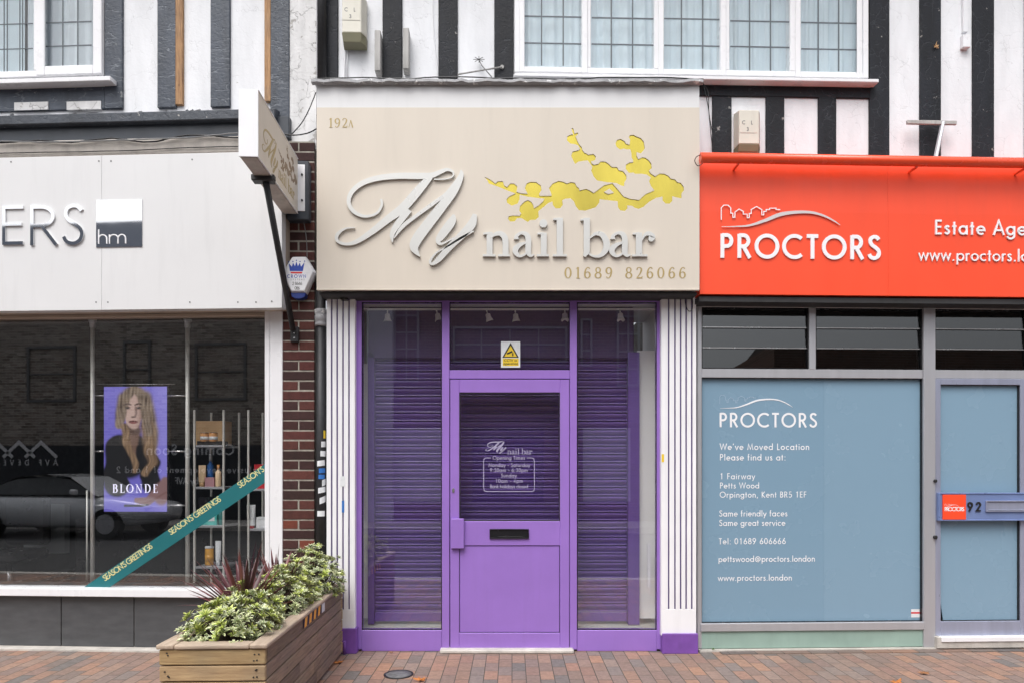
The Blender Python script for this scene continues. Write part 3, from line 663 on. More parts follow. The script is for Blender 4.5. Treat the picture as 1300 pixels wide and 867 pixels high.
# --- building above the nail salon and the estate agent
UB = Thing('timber_framed_building', 'black and white timber framed upper storey with a wide five light window', 'building', FU, (0, 0, 2.6))
wl = FU.p(402, 60, .06)[0]
winL, winR = FU.p(652, 60, .06)[0], FU.p(1106, 60, .06)[0]
zs_ = FU.p(880, 99, .06)[1]
wall = MB()
wall.box(wl, winL,   .06, .30, 2.76, ZTOP); wall.box(winR, 4.6,   .06, .30, 2.76, ZTOP)
wall.box(winL, winR, .06, .30, 2.76, zs_); wall.box(winL, winR, .06, .30, 5.45, ZTOP)
UB.part('rendered_wall', wall, M['old_white'])
for x0, x1, y1 in [(414, 429, 100), (485.5, 510.5, 100), (556.5, 581, 100), (627.5, 651.5, 100), (1104, 1129.5, 205), (1168.5, 1195, 208), (1235.5, 1262.5, 210), (1302, 1328, 210), (1370, 1396, 212)]:
    m_ = MB(); beam(m_, FU, x0, 0, x1, y1, .042, .07, ZTOP); UB.part('timber', m_, M['black_paint'], bevel=.004)
m_ = MB(); a0, a1, z0, z1 = FU.rect(888, 104, 1104.5, 123.5, .045); m_.box(a0-.6, a1+.003, .045, .07, z0, z1+.02); UB.part('timber', m_, M['black_paint'], bevel=.004)
for x0, x1 in [(904.5, 929), (972.5, 996), (1039, 1062)]:
    m_ = MB(); beam(m_, FU, x0, 122.8, x1, 203, .045, .07); UB.part('timber', m_, M['black_paint'], bevel=.004)
# window: frame, five lights, curtains
fm = MB(); D0 = .03
zt = 5.42
za = FU.p(880, 95, D0)[1]
a0, a1 = FU.p(653, 60, D0)[0], FU.p(1103, 60, D0)[0]
frame_ring(fm, a0, a1, za-.005, zt, .045, D0, .12)
for x0, x1 in [(738.5, 750.5), (830.5, 842.5), (914.5, 926.5), (1003.5, 1016)]:
    q0, q1 = FU.p(x0, 60, D0)[0], FU.p(x1, 60, D0)[0]; fm.box(q0, q1, D0+.002, .12, za+.04, zt-.045)
W1 = UB.part('window', fm, M['upvc'], bevel=.005)
for (x0, x1, y0, op, vl, hl) in [(666, 738, 84, 1, (687.5, 715), (22, 56)), (751, 830, 89.5, 0, (776, 803), (24, 57.5)), (843, 914, 87.5, 1, (865, 892), (25, 59)), (927, 1003, 92.5, 0, (951.5, 978), (28, 60.5)), (1017, 1087, 91, 1, (1038.5, 1064.5), (30, 63.5))]:
    if op:
        sm_ = MB(); q0, q1, z0, z1 = FU.rect(x0-7, 0, x1+8, y0+8, D0-.012)
        frame_ring(sm_, q0, q1, z0, zt-.03, .042, D0-.012, D0-.001); UB.part('sash', sm_, M['upvc'], W1, bevel=.004)
    leaded_pane(UB, FU, W1, x0, 0, x1, y0, .055, vl, hl, zt-.05, .010)
sl = MB(); a0, a1 = FU.p(653, 95, -.03)[0], FU.p(1116, 100, -.03)[0]; z0 = FU.p(1000, 103, -.03)[1]
sl.box(a0, a1, -.03, .055, z0, z0+.026); UB.part('sill', sl, M['upvc'], W1, bevel=.004)
UB.part('curtain', curtain_mesh(winL+.03, FU.p(925, 50, .2)[0], .115, zs_-.1, 5.5, 11, .028, 3), M['curtain'], W1, fix=False)
UB.part('curtain', curtain_mesh(FU.p(900, 50, .2)[0], winR-.02, .165, zs_-.1, 5.5, 9, .03, 8), M['curtain'], W1, fix=False)
rm = MB(); rm.box(winL-.3, winR+.3, .30, 2.3, zs_-.35, 5.6, skip=('f',)); UB.part('room', rm, M['room_grey'], fix=False)
UB.part('roof', MB().add([(wl-.1, -.35, ZTOP), (4.6, -.35, ZTOP), (4.6, 3.2, ZTOP+2.4), (wl-.1, 3.2, ZTOP+2.4), (wl-.1, -.35, ZTOP+.08), (4.6, -.35, ZTOP+.08), (4.6, 3.2, ZTOP+2.48), (wl-.1, 3.2, ZTOP+2.48)], [(0, 1, 2, 3), (7, 6, 5, 4), (0, 4, 5, 1), (1, 5, 6, 2), (2, 6, 7, 3), (3, 7, 4, 0)]), M['far_roof_brown'])

# --- building above the hair salon (its paint is in a worse state)
LB = Thing('timber_framed_building', 'timber framed upper storey with peeling blue black beams over the hair salon', 'building', FL, (0, 0, 3.8))
aR = FL.p(402, 60, .06)[0]; wR = FL.p(131, 50, .06)[0]; zb = FL.p(180, 196, .06)[1]
zsill = FL.p(70, 98, .06)[1]
wall = MB(); aM = FL.p(367, 60, .06)[0]
wall.box(wR, aM, .06, .30, zb-.1, ZTOP); wall.box(-5.0, wR, .06, .30, zb-.1, zsill); wall.box(-5.0, wR, .06, .30, 5.45, ZTOP); wall.box(-5.0, -4.2, .06, .30, zsill, 5.45)
LB.part('rendered_wall', wall, M['old_white'])
LB.part('rendered_pier', MB().box(aM, aR, .05, .30, FL.p(383, 190, .05)[1], ZTOP), M['flaky_white'])
for x0, x1, y1 in [(132.5, 155, 138), (199.5, 223, 137), (267, 291.5, 136), (343, 367, 178)]:
    m_ = MB(); beam(m_, FL, x0, 0, x1, y1, .038, .07, ZTOP); LB.part('timber', m_, M['blue_black'], bevel=.004)
for x0, x1, y1 in [(222.5, 231.5, 133), (335.5, 343.5, 129)]:
    m_ = MB(); beam(m_, FL, x0, 0, x1, y1, .034, .068, ZTOP); LB.part('timber', m_, M['bare_wood'], label='bare brown timber strip stripped of its paint', bevel=.003)
m_ = MB(); a0, a1, z0, z1 = FL.rect(-120, 104, 133, 142, .043); m_.box(a0, a1, .043, .07, z0, z1+.03); LB.part('timber', m_, M['blue_black'], bevel=.004)
for x0, x1, y0, y1 in [(18, 61, 130, 140), (84.5, 128, 129, 139.5), (-49, -6, 131, 141)]:
    LB.part('render_patch', MB().prect(FL, x0, y0, x1, y1, .036, .07), M['flaky_white'])
ld = MB(); a0 = FL.p(-120, 150, -.05)[0]; a1 = FL.p(349, 150, -.05)[0]
zA, zB = FL.p(160, 143, -.05)[1], FL.p(160, 155, -.05)[1]
ld.add([(a0, .07, zA+.04), (a1, .07, zA+.04), (a1, -.05, zA), (a0, -.05, zA), (a0, -.05, zB), (a1, -.05, zB), (a1, .07, zB), (a0, .07, zB)], [(0, 1, 2, 3), (3, 2, 5, 4), (4, 5, 6, 7), (1, 6, 5, 2), (0, 3, 4, 7), (0, 7, 6, 1)])
LB.part('ledge', ld, M['ledge_paint'], bevel=.006)
rag = MB(); rnd = random.Random(5); a = a0      # lifted flakes of paint along the ledge
while a < a1-.06:
    L = rnd.uniform(.02, .13)
    if rnd.random() < .6:
        h = rnd.uniform(.006, .02); q = .066-rnd.uniform(0, .02)
        rag.add([(a, q, zA+.036), (a+L, q, zA+.036), (a+L*.8, q-.02, zA+.036+h), (a+L*.15, q-.018, zA+.036+h*.6)], [(0, 1, 2, 3)])
    a += L
LB.part('paint_flakes', rag, M['flaky_white'], fix=False)
bn = MB(); z0, z1 = FL.p(160, 180, .0)[1], FL.p(160, 153, .0)[1]; bn.box(a0, FL.p(367, 160, 0)[0], .0, .07, z0, z1); LB.part('fascia_band', bn, M['band_paint'], bevel=.005)
cc = MB(); z2 = FL.p(160, 196.5, -.07)[1]; cc.box(a0, FL.p(352, 180, -.07)[0], -.07, .07, z2, z0-.012); LB.part('concrete_lintel', cc, M['concrete'], bevel=.006)
# window
fm = MB(); D0 = .03; zt = 5.4; za = FL.p(70, 95.5, D0)[1]; aL = -4.1; a1 = FL.p(131, 50, D0)[0]
frame_ring(fm, aL, a1, za-.01, zt, .05, D0, .12)
q0, q1 = FL.p(42, 50, D0)[0], FL.p(47, 50, D0)[0]; fm.box(q0, q1+.02, D0+.002, .12, za+.04, zt-.05)
q2 = FL.p(-40, 50, D0)[0]; fm.box(q2-.05, q2, D0+.002, .12, za+.04, zt-.05)
W2 = LB.part('window', fm, M['upvc'], bevel=.005)
sm_ = MB(); p0, p1, z0, z1 = FL.rect(45, 0, 129, 95, D0-.015); frame_ring(sm_, p0, p1, z0, zt-.03, .072, D0-.015, D0-.001); LB.part('sash', sm_, M['upvc'], W2, bevel=.006)
leaded_pane(LB, FL, W2, 58.5, 0, 116.5, 84, .055, (80, 99), (29, 59), zt-.06, .009)
leaded_pane(LB, FL, W2, -38, 0, 42, 93, .055, (-27, -23, -9, -5, 5.5, 9.5, 25.5, 29), (32, 63.5), zt-.06, .007)
LB.part('sill', MB().box(aL-.05, FL.p(140, 100, -.04)[0], -.04, .05, FL.p(70, 104.5, -.04)[1], FL.p(70, 98.5, -.04)[1]), M['upvc'], W2, bevel=.004)
LB.part('room', MB().box(-4.25, wR+.2, .30, 2.3, zsill-.3, 5.5, skip=('f',)), M['room_grey'], fix=False)
LB.part('curtain', curtain_mesh(FL.p(48, 50, .25)[0], FL.p(128, 50, .25)[0], .14, zsill-.1, 5.4, 3, .03, 11), M['curtain_dark'], W2, fix=False)
LB.part('curtain', curtain_mesh(-4.1, FL.p(46, 50, .25)[0], .125, zsill-.1, 5.4, 5, .02, 12), M['curtain'], W2, fix=False)
LB.part('roof', MB().add([(-5, -.35, ZTOP), (aR, -.35, ZTOP), (aR, 3.2, ZTOP+2.4), (-5, 3.2, ZTOP+2.4), (-5, -.35, ZTOP+.08), (aR, -.35, ZTOP+.08), (aR, 3.2, ZTOP+2.48), (-5, 3.2, ZTOP+2.48)], [(0, 1, 2, 3), (7, 6, 5, 4), (0, 4, 5, 1), (1, 5, 6, 2), (2, 6, 7, 3), (3, 7, 4, 0)]), M['far_roof_brown'])

# ================================================================== BRICK PIER between the shops
BP = Thing('brick_pier', 'narrow dark red brick pier between the white salon frame and the black downpipe', 'pier', F0, ((380-650)/168, 0, 0))
pa0, pa1 = F0.p(359, 500, 0)[0], F0.p(399, 500, 0)[0]
zpt = F0.p(380, 178, 0)[1]
BP.part('mortar_core', MB().box(pa0+.003, pa1-.003, .006, .30, 0, zpt-.01), M['mortar'])
bk = MB(); rnd = random.Random(2); z = 0.03; row = 0; H = .0625; mj = .0125
while z < zpt-.03:
    segs = [(pa0, pa1)] if row % 2 else [(pa0, (pa0+pa1)/2-.005+rnd.uniform(-.004, .004)), ((pa0+pa1)/2+.005, pa1)]
    for s0, s1 in segs:
        g = rnd.choice([(.085, .028, .024), (.10, .032, .026), (.068, .025, .022), (.115, .036, .028), (.05, .021, .02), (.09, .026, .023)])
        if 1.1 < z < 1.5 and rnd.random() < .5: g = (.035, .016, .014)
        if z < 1.0 and rnd.random() < .15: g = (.19, .05, .03)
        k = rnd.uniform(.68, .98); j = rnd.uniform(0, .004)
        bk.box(s0, s1, j, .02, z+rnd.uniform(-.001, .001), z+H, col=sc3(g, k))
    z += H+mj; row += 1
BP.part('brickwork', bk, M['brick'], bevel=.003)

# ================================================================== HAIR SALON SHOPFRONT
HS = Thing('hair_salon_shopfront', 'white fronted hair salon with a dark display window above grey tiles', 'shopfront', FL, (-1.2, 0, 0))
fd = -.16; a1 = FL.p(358, 300, fd)[0]; zf0, zf1 = FL.p(180, 393.3, fd)[1], FL.p(180, 196.5, fd)[1]; aW = -4.2
fp = MB()
seams = [aW, -3.1, FL.p(129, 300, fd)[0], a1]
for s0, s1 in zip(seams[:-1], seams[1:]): fp.box(s0+.0006, s1-.0006, fd, -.085, zf0, zf1)
HS.part('fascia_panel', fp, M['white_panel'], bevel=.0015)
scr = MB()
for px, py in [(14, 206), (125.5, 205), (141, 205), (244, 203), (302, 384), (325, 384), (345, 383), (241, 384), (122, 384), (137, 384)]:
    q = FL.p(px, py, fd); scr.prism(arc(q[0], q[1], .006, .006, 0, 330, 11), fd-.002, fd)
HS.part('fascia_screw', scr, M['grey_ink'])
HS.part('fascia_backing', MB().box(aW, a1-.004, -.082, .02, zf0+.012, zf1-.004), M['beige_soffit'])
# mirrored letters "ERS" and the square "hm" plate
d = fd-.012
for s, x0, x1, b0, b1 in [('E', 1.5, 29, 312, 260.5), ('R', 37.5, 75.5, 312, 260), ('S', 79, 106.5, 312.5, 258.5)]:
    qa, za = FL.p(x0, b0, d); qb, zb_ = FL.p(x1, b1, d); cp = zb_-za; adv = {'E': .48-.05, 'R': .60-.06, 'S': .50}[s]
    sq = (qb-qa)/cp/adv; of = {'E': .05, 'R': .06, 'S': .03}[s]
    lt = MB()
    for k, stt in enumerate(SANS[s][1]):
        lt.ribbon([(qa+(q[0]-of)*cp*sq, za+q[1]*cp) for q in stt], d-k*.0004, fd, .083*cp)
    HS.part('fascia_letter', lt, M['mirror'])
HS.part('logo_plate', MB().prect(FL, 122, 254, 180.5, 314, fd-.006, fd-.0005), M['mirror'])
hm = MB(); d = fd-.009
q0, zq = FL.p(125, 310, d); q1, zt_ = FL.p(125, 298.5, d); u = (zt_-zq)
hm.ribbon([(q0, zq+u*1.6), (q0, zq)], d, fd-.0055, .008)
for i in range(3):
    x = q0+[0, .083, .148][i]; wdt = [.062, .065, .058][i]
    if i == 1: hm.ribbon([(x, zq+u), (x, zq)], d, fd-.0055, .008)
    hm.ribbon([(x, zq+u*.5)]+arc(x+wdt/2, zq+u*.55, wdt/2, u*.45, 180, 0, 10)+[(x+wdt, zq)], d-.0004, fd-.0055, .008)
HS.part('logo_lettering', hm, M['white_letter'])
# window
gd = .06; zs0 = FL.p(170, 747, gd)[1]; zsT = FL.p(170, 402, .02)[1]; aJ0, aJ1 = FL.p(336.5, 560, .0)[0], FL.p(358.5, 560, .0)[0]
HS.part('window_head', MB().box(aW, aJ0, .02, .10, zsT-.004, zf0+.01), M['beige_soffit'], bevel=.003)
HS.part('window_jamb', MB().box(aJ0, aJ1, .0, .14, .02, zsT+.06), M['upvc'], bevel=.004)
HS.part('window_jamb', MB().box(aJ0-.001, aJ0+.035, -.006, .0, .6, zsT+.05), M['upvc'], bevel=.003)
zsl0, zsl1 = FL.p(170, 757.5, -.02)[1], FL.p(170, 747.5, -.02)[1]
HS.part('window_sill', MB().box(aW, aJ0-.001, -.02, .12, zsl0, zsl1), M['upvc'], bevel=.003)
HS.part('window_pane', MB().box(aW, aJ0+.005, gd, gd+.008, zsl1-.004, zsT+.01), M['shop_glass'])
tl = MB(); gr = MB().box(aW, aJ0+.06, .048, .25, 0, zsl0-.002)
for x0, x1 in [(-110, -15.5), (-14, 77), (78.5, 169.5), (171, 262), (263.5, 340)]:
    q0, q1 = FL.p(x0, 790, .035)[0], FL.p(x1, 790, .035)[0]; tl.box(q0, q1, .035, .05, .015, zsl0-.005)
HS.part('stall_riser', tl, M['grey_tile'], bevel=.0015); HS.part('riser_grout', gr, M['grout'])
# the shop room behind the glass
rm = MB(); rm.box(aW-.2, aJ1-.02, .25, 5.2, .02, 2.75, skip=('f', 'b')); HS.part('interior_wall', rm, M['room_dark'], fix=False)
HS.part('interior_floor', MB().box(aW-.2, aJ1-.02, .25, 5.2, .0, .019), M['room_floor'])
HS.part('display_shelf', MB().box(aW, aJ0, .13, .32, zsl1-.03, zsl1-.006), M['room_dark'])
HS.part('reception_panel', MB().prect(FL, 30, 640, 82, 702, 2.2, 2.28), M['room_grey'])
HS.part('reception_panel', MB().prect(FL, 150, 664, 225, 740, 2.6, 2.7), M['black_plastic'])
HS.part('counter', MB().box(FL.p(95, 700, 1.9)[0], FL.p(232, 700, 1.9)[0], 1.9, 2.5, 0, .85), M['black_plastic'], bevel=.01)
HS.part('wall_shelf', MB().prect(FL, 35, 548, 120, 552, 4.4, 4.7), M['room_grey'])

# ================================================================== NAIL SALON SHOPFRONT
NS = Thing('nail_salon_shopfront', 'narrow purple nail salon front with a cream fascia and a shuttered window', 'shopfront', F0, (-.02, 0, 0))
fd = -.20
fa0, fa1 = F0.p(402, 250, fd)[0], F0.p(888, 250, fd)[0]; fz0, fz1, fz2 = F0.p(650, 367, fd)[1], F0.p(650, 137, fd)[1], F0.p(650, 104, fd)[1]
P2 = lambda L: [F0.p(x, y, fd) for x, y in L]
cb = MB(); cb.prism([(fa0, fz0), (fa1, fz0), (fa1, fz1), (fa0, fz1)], fd, fd+.006, [P2(BLOSSOM), P2(SPRIG)])
cb.prism(P2(BLOSSOM_HOLE), fd, fd+.006)
FB = NS.part('fascia_board', cb, M['cream_board'])
NS.part('emblem', MB().prect(F0, 600, 145, 880, 295, fd+.0065, fd+.014), M['gold_panel'], FB, label='gold panel showing through a cut out blossom branch')
bx_ = MB(); bx_.box(fa0+.003, fa1-.003, fd+.016, .02, fz0+.006, fz2-.002); NS.part('fascia_box', bx_, M['white_paint'])
NS.part('fascia_head_panel', MB().box(fa0, fa1, fd+.004, fd+.015, fz1+.002, fz2), M['white_panel'])
NS.part('fascia_lip', MB().box(fa0, fa1, fd-.006, fd+.02, fz0-.012, fz0-.001), M['cream_board'], bevel=.002)
sxy = (F0.p(700, 250, fd)[0]-F0.p(600, 250, fd)[0])/100
NS.part('script_lettering', my_nail(MB(), lambda x, y: F0.p(x, y, fd), sxy, fd-.017, .012, nail=False, bold=.94), M['silver_letter'], FB)
NS.part('word_lettering', my_nail(MB(), lambda x, y: F0.p(x, y, fd), sxy, fd-.019, .016, my=False), M['silver_letter'], FB)
nm = MB(); (n0, nz), (n1, _), (_, nz1) = F0.p(716.5, 354, fd), F0.p(871, 354, fd), F0.p(716, 339.5, fd)
serif(nm, '01689 826066', n0, n1, nz, nz1-nz, fd-.0015, .001); NS.part('telephone_number', nm, M['gold_letter'], FB); nm = MB()
(n0, nz), (n1, _), (_, nz1) = F0.p(417.5, 162.5, fd), F0.p(441.5, 162.5, fd), F0.p(417, 150.5, fd)
serif(nm, '192', n0, n1, nz, nz1-nz, fd-.0015, .001)
(n0, nz), (n1, _), (_, nz1) = F0.p(442.5, 162.5, fd), F0.p(452.5, 162.5, fd), F0.p(417, 153, fd)
serif(nm, 'A', n0, n1, nz, nz1-nz, fd-.0015, .001)
NS.part('house_number', nm, M['gold_letter'], FB)
# lead flashing above
fl = MB(); rnd = random.Random(4); N = 60; a0, a1 = F0.p(395, 100, fd-.04)[0], F0.p(893, 100, fd-.04)[0]; zc = F0.p(650, 102.5, fd-.04)[1]; V = []
for i in range(N+1):
    a = a0+(a1-a0)*i/N; j = rnd.uniform(-.006, .006); k = rnd.uniform(-.008, .008)
    V += [(a, .06, zc+.045+j), (a, fd-.035+k, zc+.012+j), (a, fd-.04+k, zc-.010+j), (a, fd-.01, zc-.018)]
fs = []
for i in range(N):
    for j in range(3): fs.append((4*i+j, 4*i+j+1, 4*i+j+5, 4*i+j+4))
NS.part('lead_flashing', fl.add(V, fs), M['lead'], fix=False)
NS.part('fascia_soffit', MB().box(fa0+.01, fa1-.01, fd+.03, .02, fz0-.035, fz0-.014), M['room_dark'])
# pilasters
zp = F0.p(430, 372, 0)[1]
for x0, x1, gx, pl0, pl1, zt_, zb_ in [(414.5, 450.5, (421, 428, 435.4, 443), 428.5, 452.5, 797.5, 773.5), (839.5, 884, (849, 857, 864.2, 871.2, 878.4), 841, 886.5, 804, 773)]:
    d0 = -.03; a0, a1 = F0.p(x0, 600, d0)[0], F0.p(x1, 600, d0)[0]; gz = F0.p(650, zb_, d0)[1]; pt = F0.p(650, zt_, d0-.018)[1]
    gw = .011; cur = a0; pm = MB()
    pm.box(a0, a1, d0, d0+.02, pt-.02, gz); pm.box(a0, a1, d0+.0205, .10, pt-.02, zp)
    for x in gx:
        g = F0.p(x, 600, d0)[0]; pm.box(cur, g-gw/2, d0, d0+.02, gz+.0005, zp); cur = g+gw/2
    pm.box(cur, a1, d0, d0+.02, gz+.0005, zp)
    PL = NS.part('pilaster', pm, M['white_paint'], bevel=.002)
    gm = MB()
    for x in gx:
        g = F0.p(x, 600, d0)[0]; gm.box(g-gw/2+.0004, g+gw/2-.0004, d0+.008, d0+.0195, gz+.002, zp)
    NS.part('groove', gm, M['groove_purple'], PL)
    p0, p1 = F0.p(pl0, 810, d0-.018)[0], F0.p(pl1, 810, d0-.018)[0]
    if x0 < 500: p0 = a0-.006
    NS.part('plinth', MB().box(p0, p1, d0-.018, .08, .0, pt), M['purple_plinth'], PL, bevel=.003)
# purple frame
fr = MB(); fd0 = .02
def fbox(mb, x0, y0, x1, y1, d0, d1): return mb.prect(F0, x0, y0, x1, y1, d0, d1)
zt_ = F0.p(650, 373, fd0)[1]; zbt = .015
def vpost(mb, x0, x1, d0, d1, z0, z1):
    return mb.box(F0.p(x0, 600, d0)[0], F0.p(x1, 600, d0)[0], d0, d1, z0, z1)
vpost(fr, 451, 459, fd0, .10, zbt, zt_); vpost(fr, 561, 570.5, fd0-.006, .10, zbt, zt_); vpost(fr, 723.5, 732.5, fd0-.006, .10, zbt, zt_); vpost(fr, 834, 840.5, fd0, .10, zbt, zt_)
for x0, x1 in [(459.1, 560.9), (570.6, 723.4), (732.6, 833.9)]:
    fbox(fr, x0, 373, x1, 383.5, fd0+.002, .10)
fbox(fr, 570.6, 469.5, 723.4, 480.5, fd0, .10)
for x0, x1 in [(459.1, 560.9), (732.6, 833.9)]: fbox(fr, x0, 799.5, x1, 826, fd0+.003, .10)
WF = NS.part('window_frame', fr, M['purple'], bevel=.003)
bead = MB()
for x0, y0, x1, y1 in [(459, 383.5, 561, 799.5), (732.5, 383.5, 834, 799.5), (570.5, 383.5, 723.5, 469.5)]:
    q = F0.rect(x0, y0, x1, y1, fd0+.012); frame_ring(bead, q[0]-.001, q[1]+.001, q[2]-.001, q[3]+.001, .0075, fd0+.012, .06)
NS.part('glazing_bead', bead, M['black_plastic'], WF)
for x0, y0, x1, y1 in [(458, 383, 562, 800), (732, 383, 835, 800), (570, 383, 724, 470)]:
    NS.part('window_pane', MB().prect(F0, x0, y0, x1, y1, .050, .058), M['shop_glass'])
# door
dd = .012; q = F0.rect(571.5, 481.5, 722.8, 824.5, dd); dm = MB()
gl_ = F0.rect(583, 498, 711, 661, dd); pn = F0.rect(583, 692, 711, 803, dd)
dm.box(q[0], gl_[0], dd, .055, q[2], q[3]); dm.box(gl_[1], q[1], dd, .055, q[2], q[3])
dm.box(gl_[0], gl_[1], dd+.0005, .055, gl_[3], q[3]); dm.box(gl_[0], gl_[1], dd+.0005, .055, pn[3], gl_[2]); dm.box(gl_[0], gl_[1], dd+.0005, .055, q[2], pn[2])
DR = NS.part('door', dm, M['purple'], bevel=.003)
NS.part('door_panel', MB().box(pn[0]+.004, pn[1]-.004, dd+.008, .05, pn[2]+.004, pn[3]-.004), M['purple'], DR, bevel=.003)
gs = MB(); frame_ring(gs, gl_[0]-.001, gl_[1]+.001, gl_[2]-.001, gl_[3]+.001, .008, dd+.006, .05); frame_ring(gs, pn[0]-.0005, pn[1]+.0005, pn[2]-.0005, pn[3]+.0005, .004, dd+.012, .05)
frame_ring(gs, q[0]-.010, q[1]+.010, q[2]-.01, q[3]+.010, .0095, dd+.02, .06)
NS.part('door_seal', gs, M['rubber'], DR)
NS.part('door_pane', MB().box(gl_[0]-.005, gl_[1]+.005, dd+.022, dd+.030, gl_[2]-.005, gl_[3]+.005), M['shop_glass'], DR)
lb = MB(); q = F0.rect(621.5, 671, 671.5, 683.5, dd-.012); frame_ring(lb, q[0], q[1], q[2], q[3], .008, dd-.012, dd+.002)
lb.box(q[0]+.008, q[1]-.008, dd-.006, dd+.001, q[2]+.008, q[3]-.008); lb.box(q[0]+.06, q[1]-.04, dd-.010, dd-.0061, q[2]+.012, q[2]+.018)
NS.part('letterbox', lb, M['black_plastic'], DR, bevel=.002)
lg = MB(); q = F0.rect(572.5, 658, 589, 696, dd-.03); lg.box(q[0], q[1], dd-.03, dd+.002, q[2], q[3]); NS.part('lock_guard', lg, M['purple'], DR, bevel=.004)
lk = MB(); q = F0.p(575.5, 622, dd); lk.prism([(q[0]+.013*math.cos(t)*.75, q[1]+.02*math.sin(t)) for t in [i*.5236 for i in range(12)]], dd-.007, dd+.003); NS.part('lock', lk, M['steel'], DR, bevel=.002)
# opening times on the door glass
od = dd+.021; ot = MB()
def fmap(x, y): return F0.p(616+(x-424)*(26.6/182), 575.4-(339-y)*(15.7/122), od)
my_nail(ot, fmap, sxy*.15*1.25, od-.001, .0008, nail=False, bold=1.05)
NS.part('door_script', ot, M['etched'], DR); ot = MB()
def nmap(x, y): return F0.p(643.8+(x-613)*(32/218), 576.4-(327-y)*(8/49), od)
my_nail(ot, nmap, sxy*.15, od-.001, .0008, my=False, bold=.95)
for s, x0, x1, y, cp in [('Opening Times', 625.5, 666.5, 583, 4.8), ('Monday - Saturday', 620, 673, 592.2, 4.8), ('9.30am - 6.30pm', 622, 670, 598.6, 4.8), ('Sunday', 636, 656, 605.4, 4.8), ('10am - 4pm', 629, 664, 612.2, 4.8), ('Bank holidays closed', 622, 670.5, 619.2, 4.6)]:
    line('door_lettering', s, x0, x1, y, cp, od-.001, .16, .0008, M['etched'], DR, F0, NS)
NS.part('door_words', ot, M['etched'], DR); ot = MB()
pts = [(623, 580.8), (617, 580.8), (614.6, 582), (614, 585), (614, 619), (614.8, 622.4), (617.5, 623.4), (675, 623.4), (677.8, 622.4), (678.4, 619), (678.4, 585), (677.6, 581.8), (675, 580.8), (669, 580.8)]
ot.ribbon([F0.p(x, y, od) for x, y in pts], od-.001, od-.0002, .006)
NS.part('door_border', ot, M['etched'], DR)
NS.part('threshold', MB().box(F0.p(558, 828, -.06)[0], F0.p(729, 828, -.06)[0], -.055, .10, 0, .030), M['pale_concrete'], bevel=.008)
# shutter behind the glass
sd0 = .24; SH = MB(); z0 = F0.p(640, 788, sd0)[1]; z1 = F0.p(640, 456, sd0)[1]; a0, a1 = F0.p(476, 600, sd0)[0], F0.p(796, 600, sd0)[0]
pitch = .0655; z = z0+.075; prof = [(.014, 0.0), (.003, .0015), (.001, .004), (.003, .0095), (.020, .0115), (.016, .019), (.009, .029), (.004, .038), (.001, .046), (.002, .052), (.007, .0565), (.014, .059), (.020, .0605)]
V = []; fs = []; pr = []
while z < z1:
    pr += [(sd0+p[0], z+p[1]*pitch/.0655) for p in prof]; z += pitch
for dq, zz in pr: V += [(a0, dq, zz), (a1, dq, zz)]
for i in range(len(pr)-1): fs.append((2*i, 2*i+1, 2*i+3, 2*i+2))
SH.add(V, fs, 0, None, False)
SHP = NS.part('roller_shutter', SH, M['purple_shutter'], fix=False)
NS.part('bottom_bar', MB().box(a0, a1, sd0-.01, sd0+.03, z0, z0+.072), M['purple_shutter'], SHP, bevel=.004)
g = MB(); g.box(F0.p(466.5, 600, sd0-.04)[0], a0-.001, sd0-.03, sd0+.05, z0-.02, z1+.05); g.box(a1+.001, F0.p(812, 600, sd0-.04)[0], sd0-.04, sd0+.05, z0-.02, z1+.05)
NS.part('guide_rail', g, M['purple_shutter'], SHP, bevel=.003)
NS.part('shutter_box', MB().box(a0-.05, a1+.05, sd0-.03, sd0+.28, z1, F0.p(640, 392, .26)[1]), M['dark_purple'], SHP, bevel=.01)
rm = MB(); wa0, wa1 = F0.p(460, 600, .10)[0]-.03, F0.p(834.5, 600, .10)[0]+.02
rm.box(wa0-.02, wa0, .102, .8, .0, 2.75); rm.box(wa1, wa1+.02, .102, .8, .0, 2.75)
NS.part('side_wall', rm, M['room_white'])
NS.part('display_sill', MB().box(wa0, wa1, .102, .8, zbt+.1, F0.p(640, 797, .11)[1]), M['sill_grey'])
NS.part('ceiling', MB().box(wa0, wa1, .102, .8, F0.p(640, 386, .11)[1], 2.76), M['room_white'])
NS.part('light_rail', MB().prect(F0, 462, 391.5, 832, 394, .20, .225), M['room_white'])
NS.part('cable_cover', MB().prect(F0, 822, 690, 826, 745, .13, .15), M['upvc'])
pw = MB(); pw.box(F0.p(809, 600, .25)[0], wa1-.001, .25, .27, .2, F0.p(820, 445, .25)[1]); pw.box(wa0+.001, F0.p(470, 600, .25)[0], .25, .27, .2, F0.p(465, 462, .25)[1])
NS.part('side_panel', pw, M['room_white'])

# ================================================================== ESTATE AGENT SHOPFRONT
EA = Thing('estate_agent_shopfront', 'estate agent front with an orange fascia and blue covered windows', 'shopfront', FR, (1.2, 0, 0))
fd = -.15; a0, a1 = FR.p(888.5, 300, fd)[0], 3.5; z0, z1 = FR.p(1100, 375.5, fd)[1], FR.p(1100, 207, fd)[1]
am = FR.p(1127.5, 300, fd)[0]
fo = MB()
for s0, s1 in [(a0, am-.0006), (am+.0006, a1)]:
    fo.add([(s0, fd, z0), (s1, fd, z0), (s1, fd, z0+.62*(z1-z0)), (s0, fd, z0+.62*(z1-z0)), (s0, fd+.012, z1), (s1, fd+.012, z1), (s0, .02, z0), (s1, .02, z0), (s0, .02, z1), (s1, .02, z1)],
           [(0, 1, 2, 3), (3, 2, 5, 4), (4, 5, 9, 8), (0, 6, 7, 1), (0, 3, 4, 8, 6), (1, 7, 9, 5, 2)])
FO = EA.part('fascia_panel', fo, M['orange'])
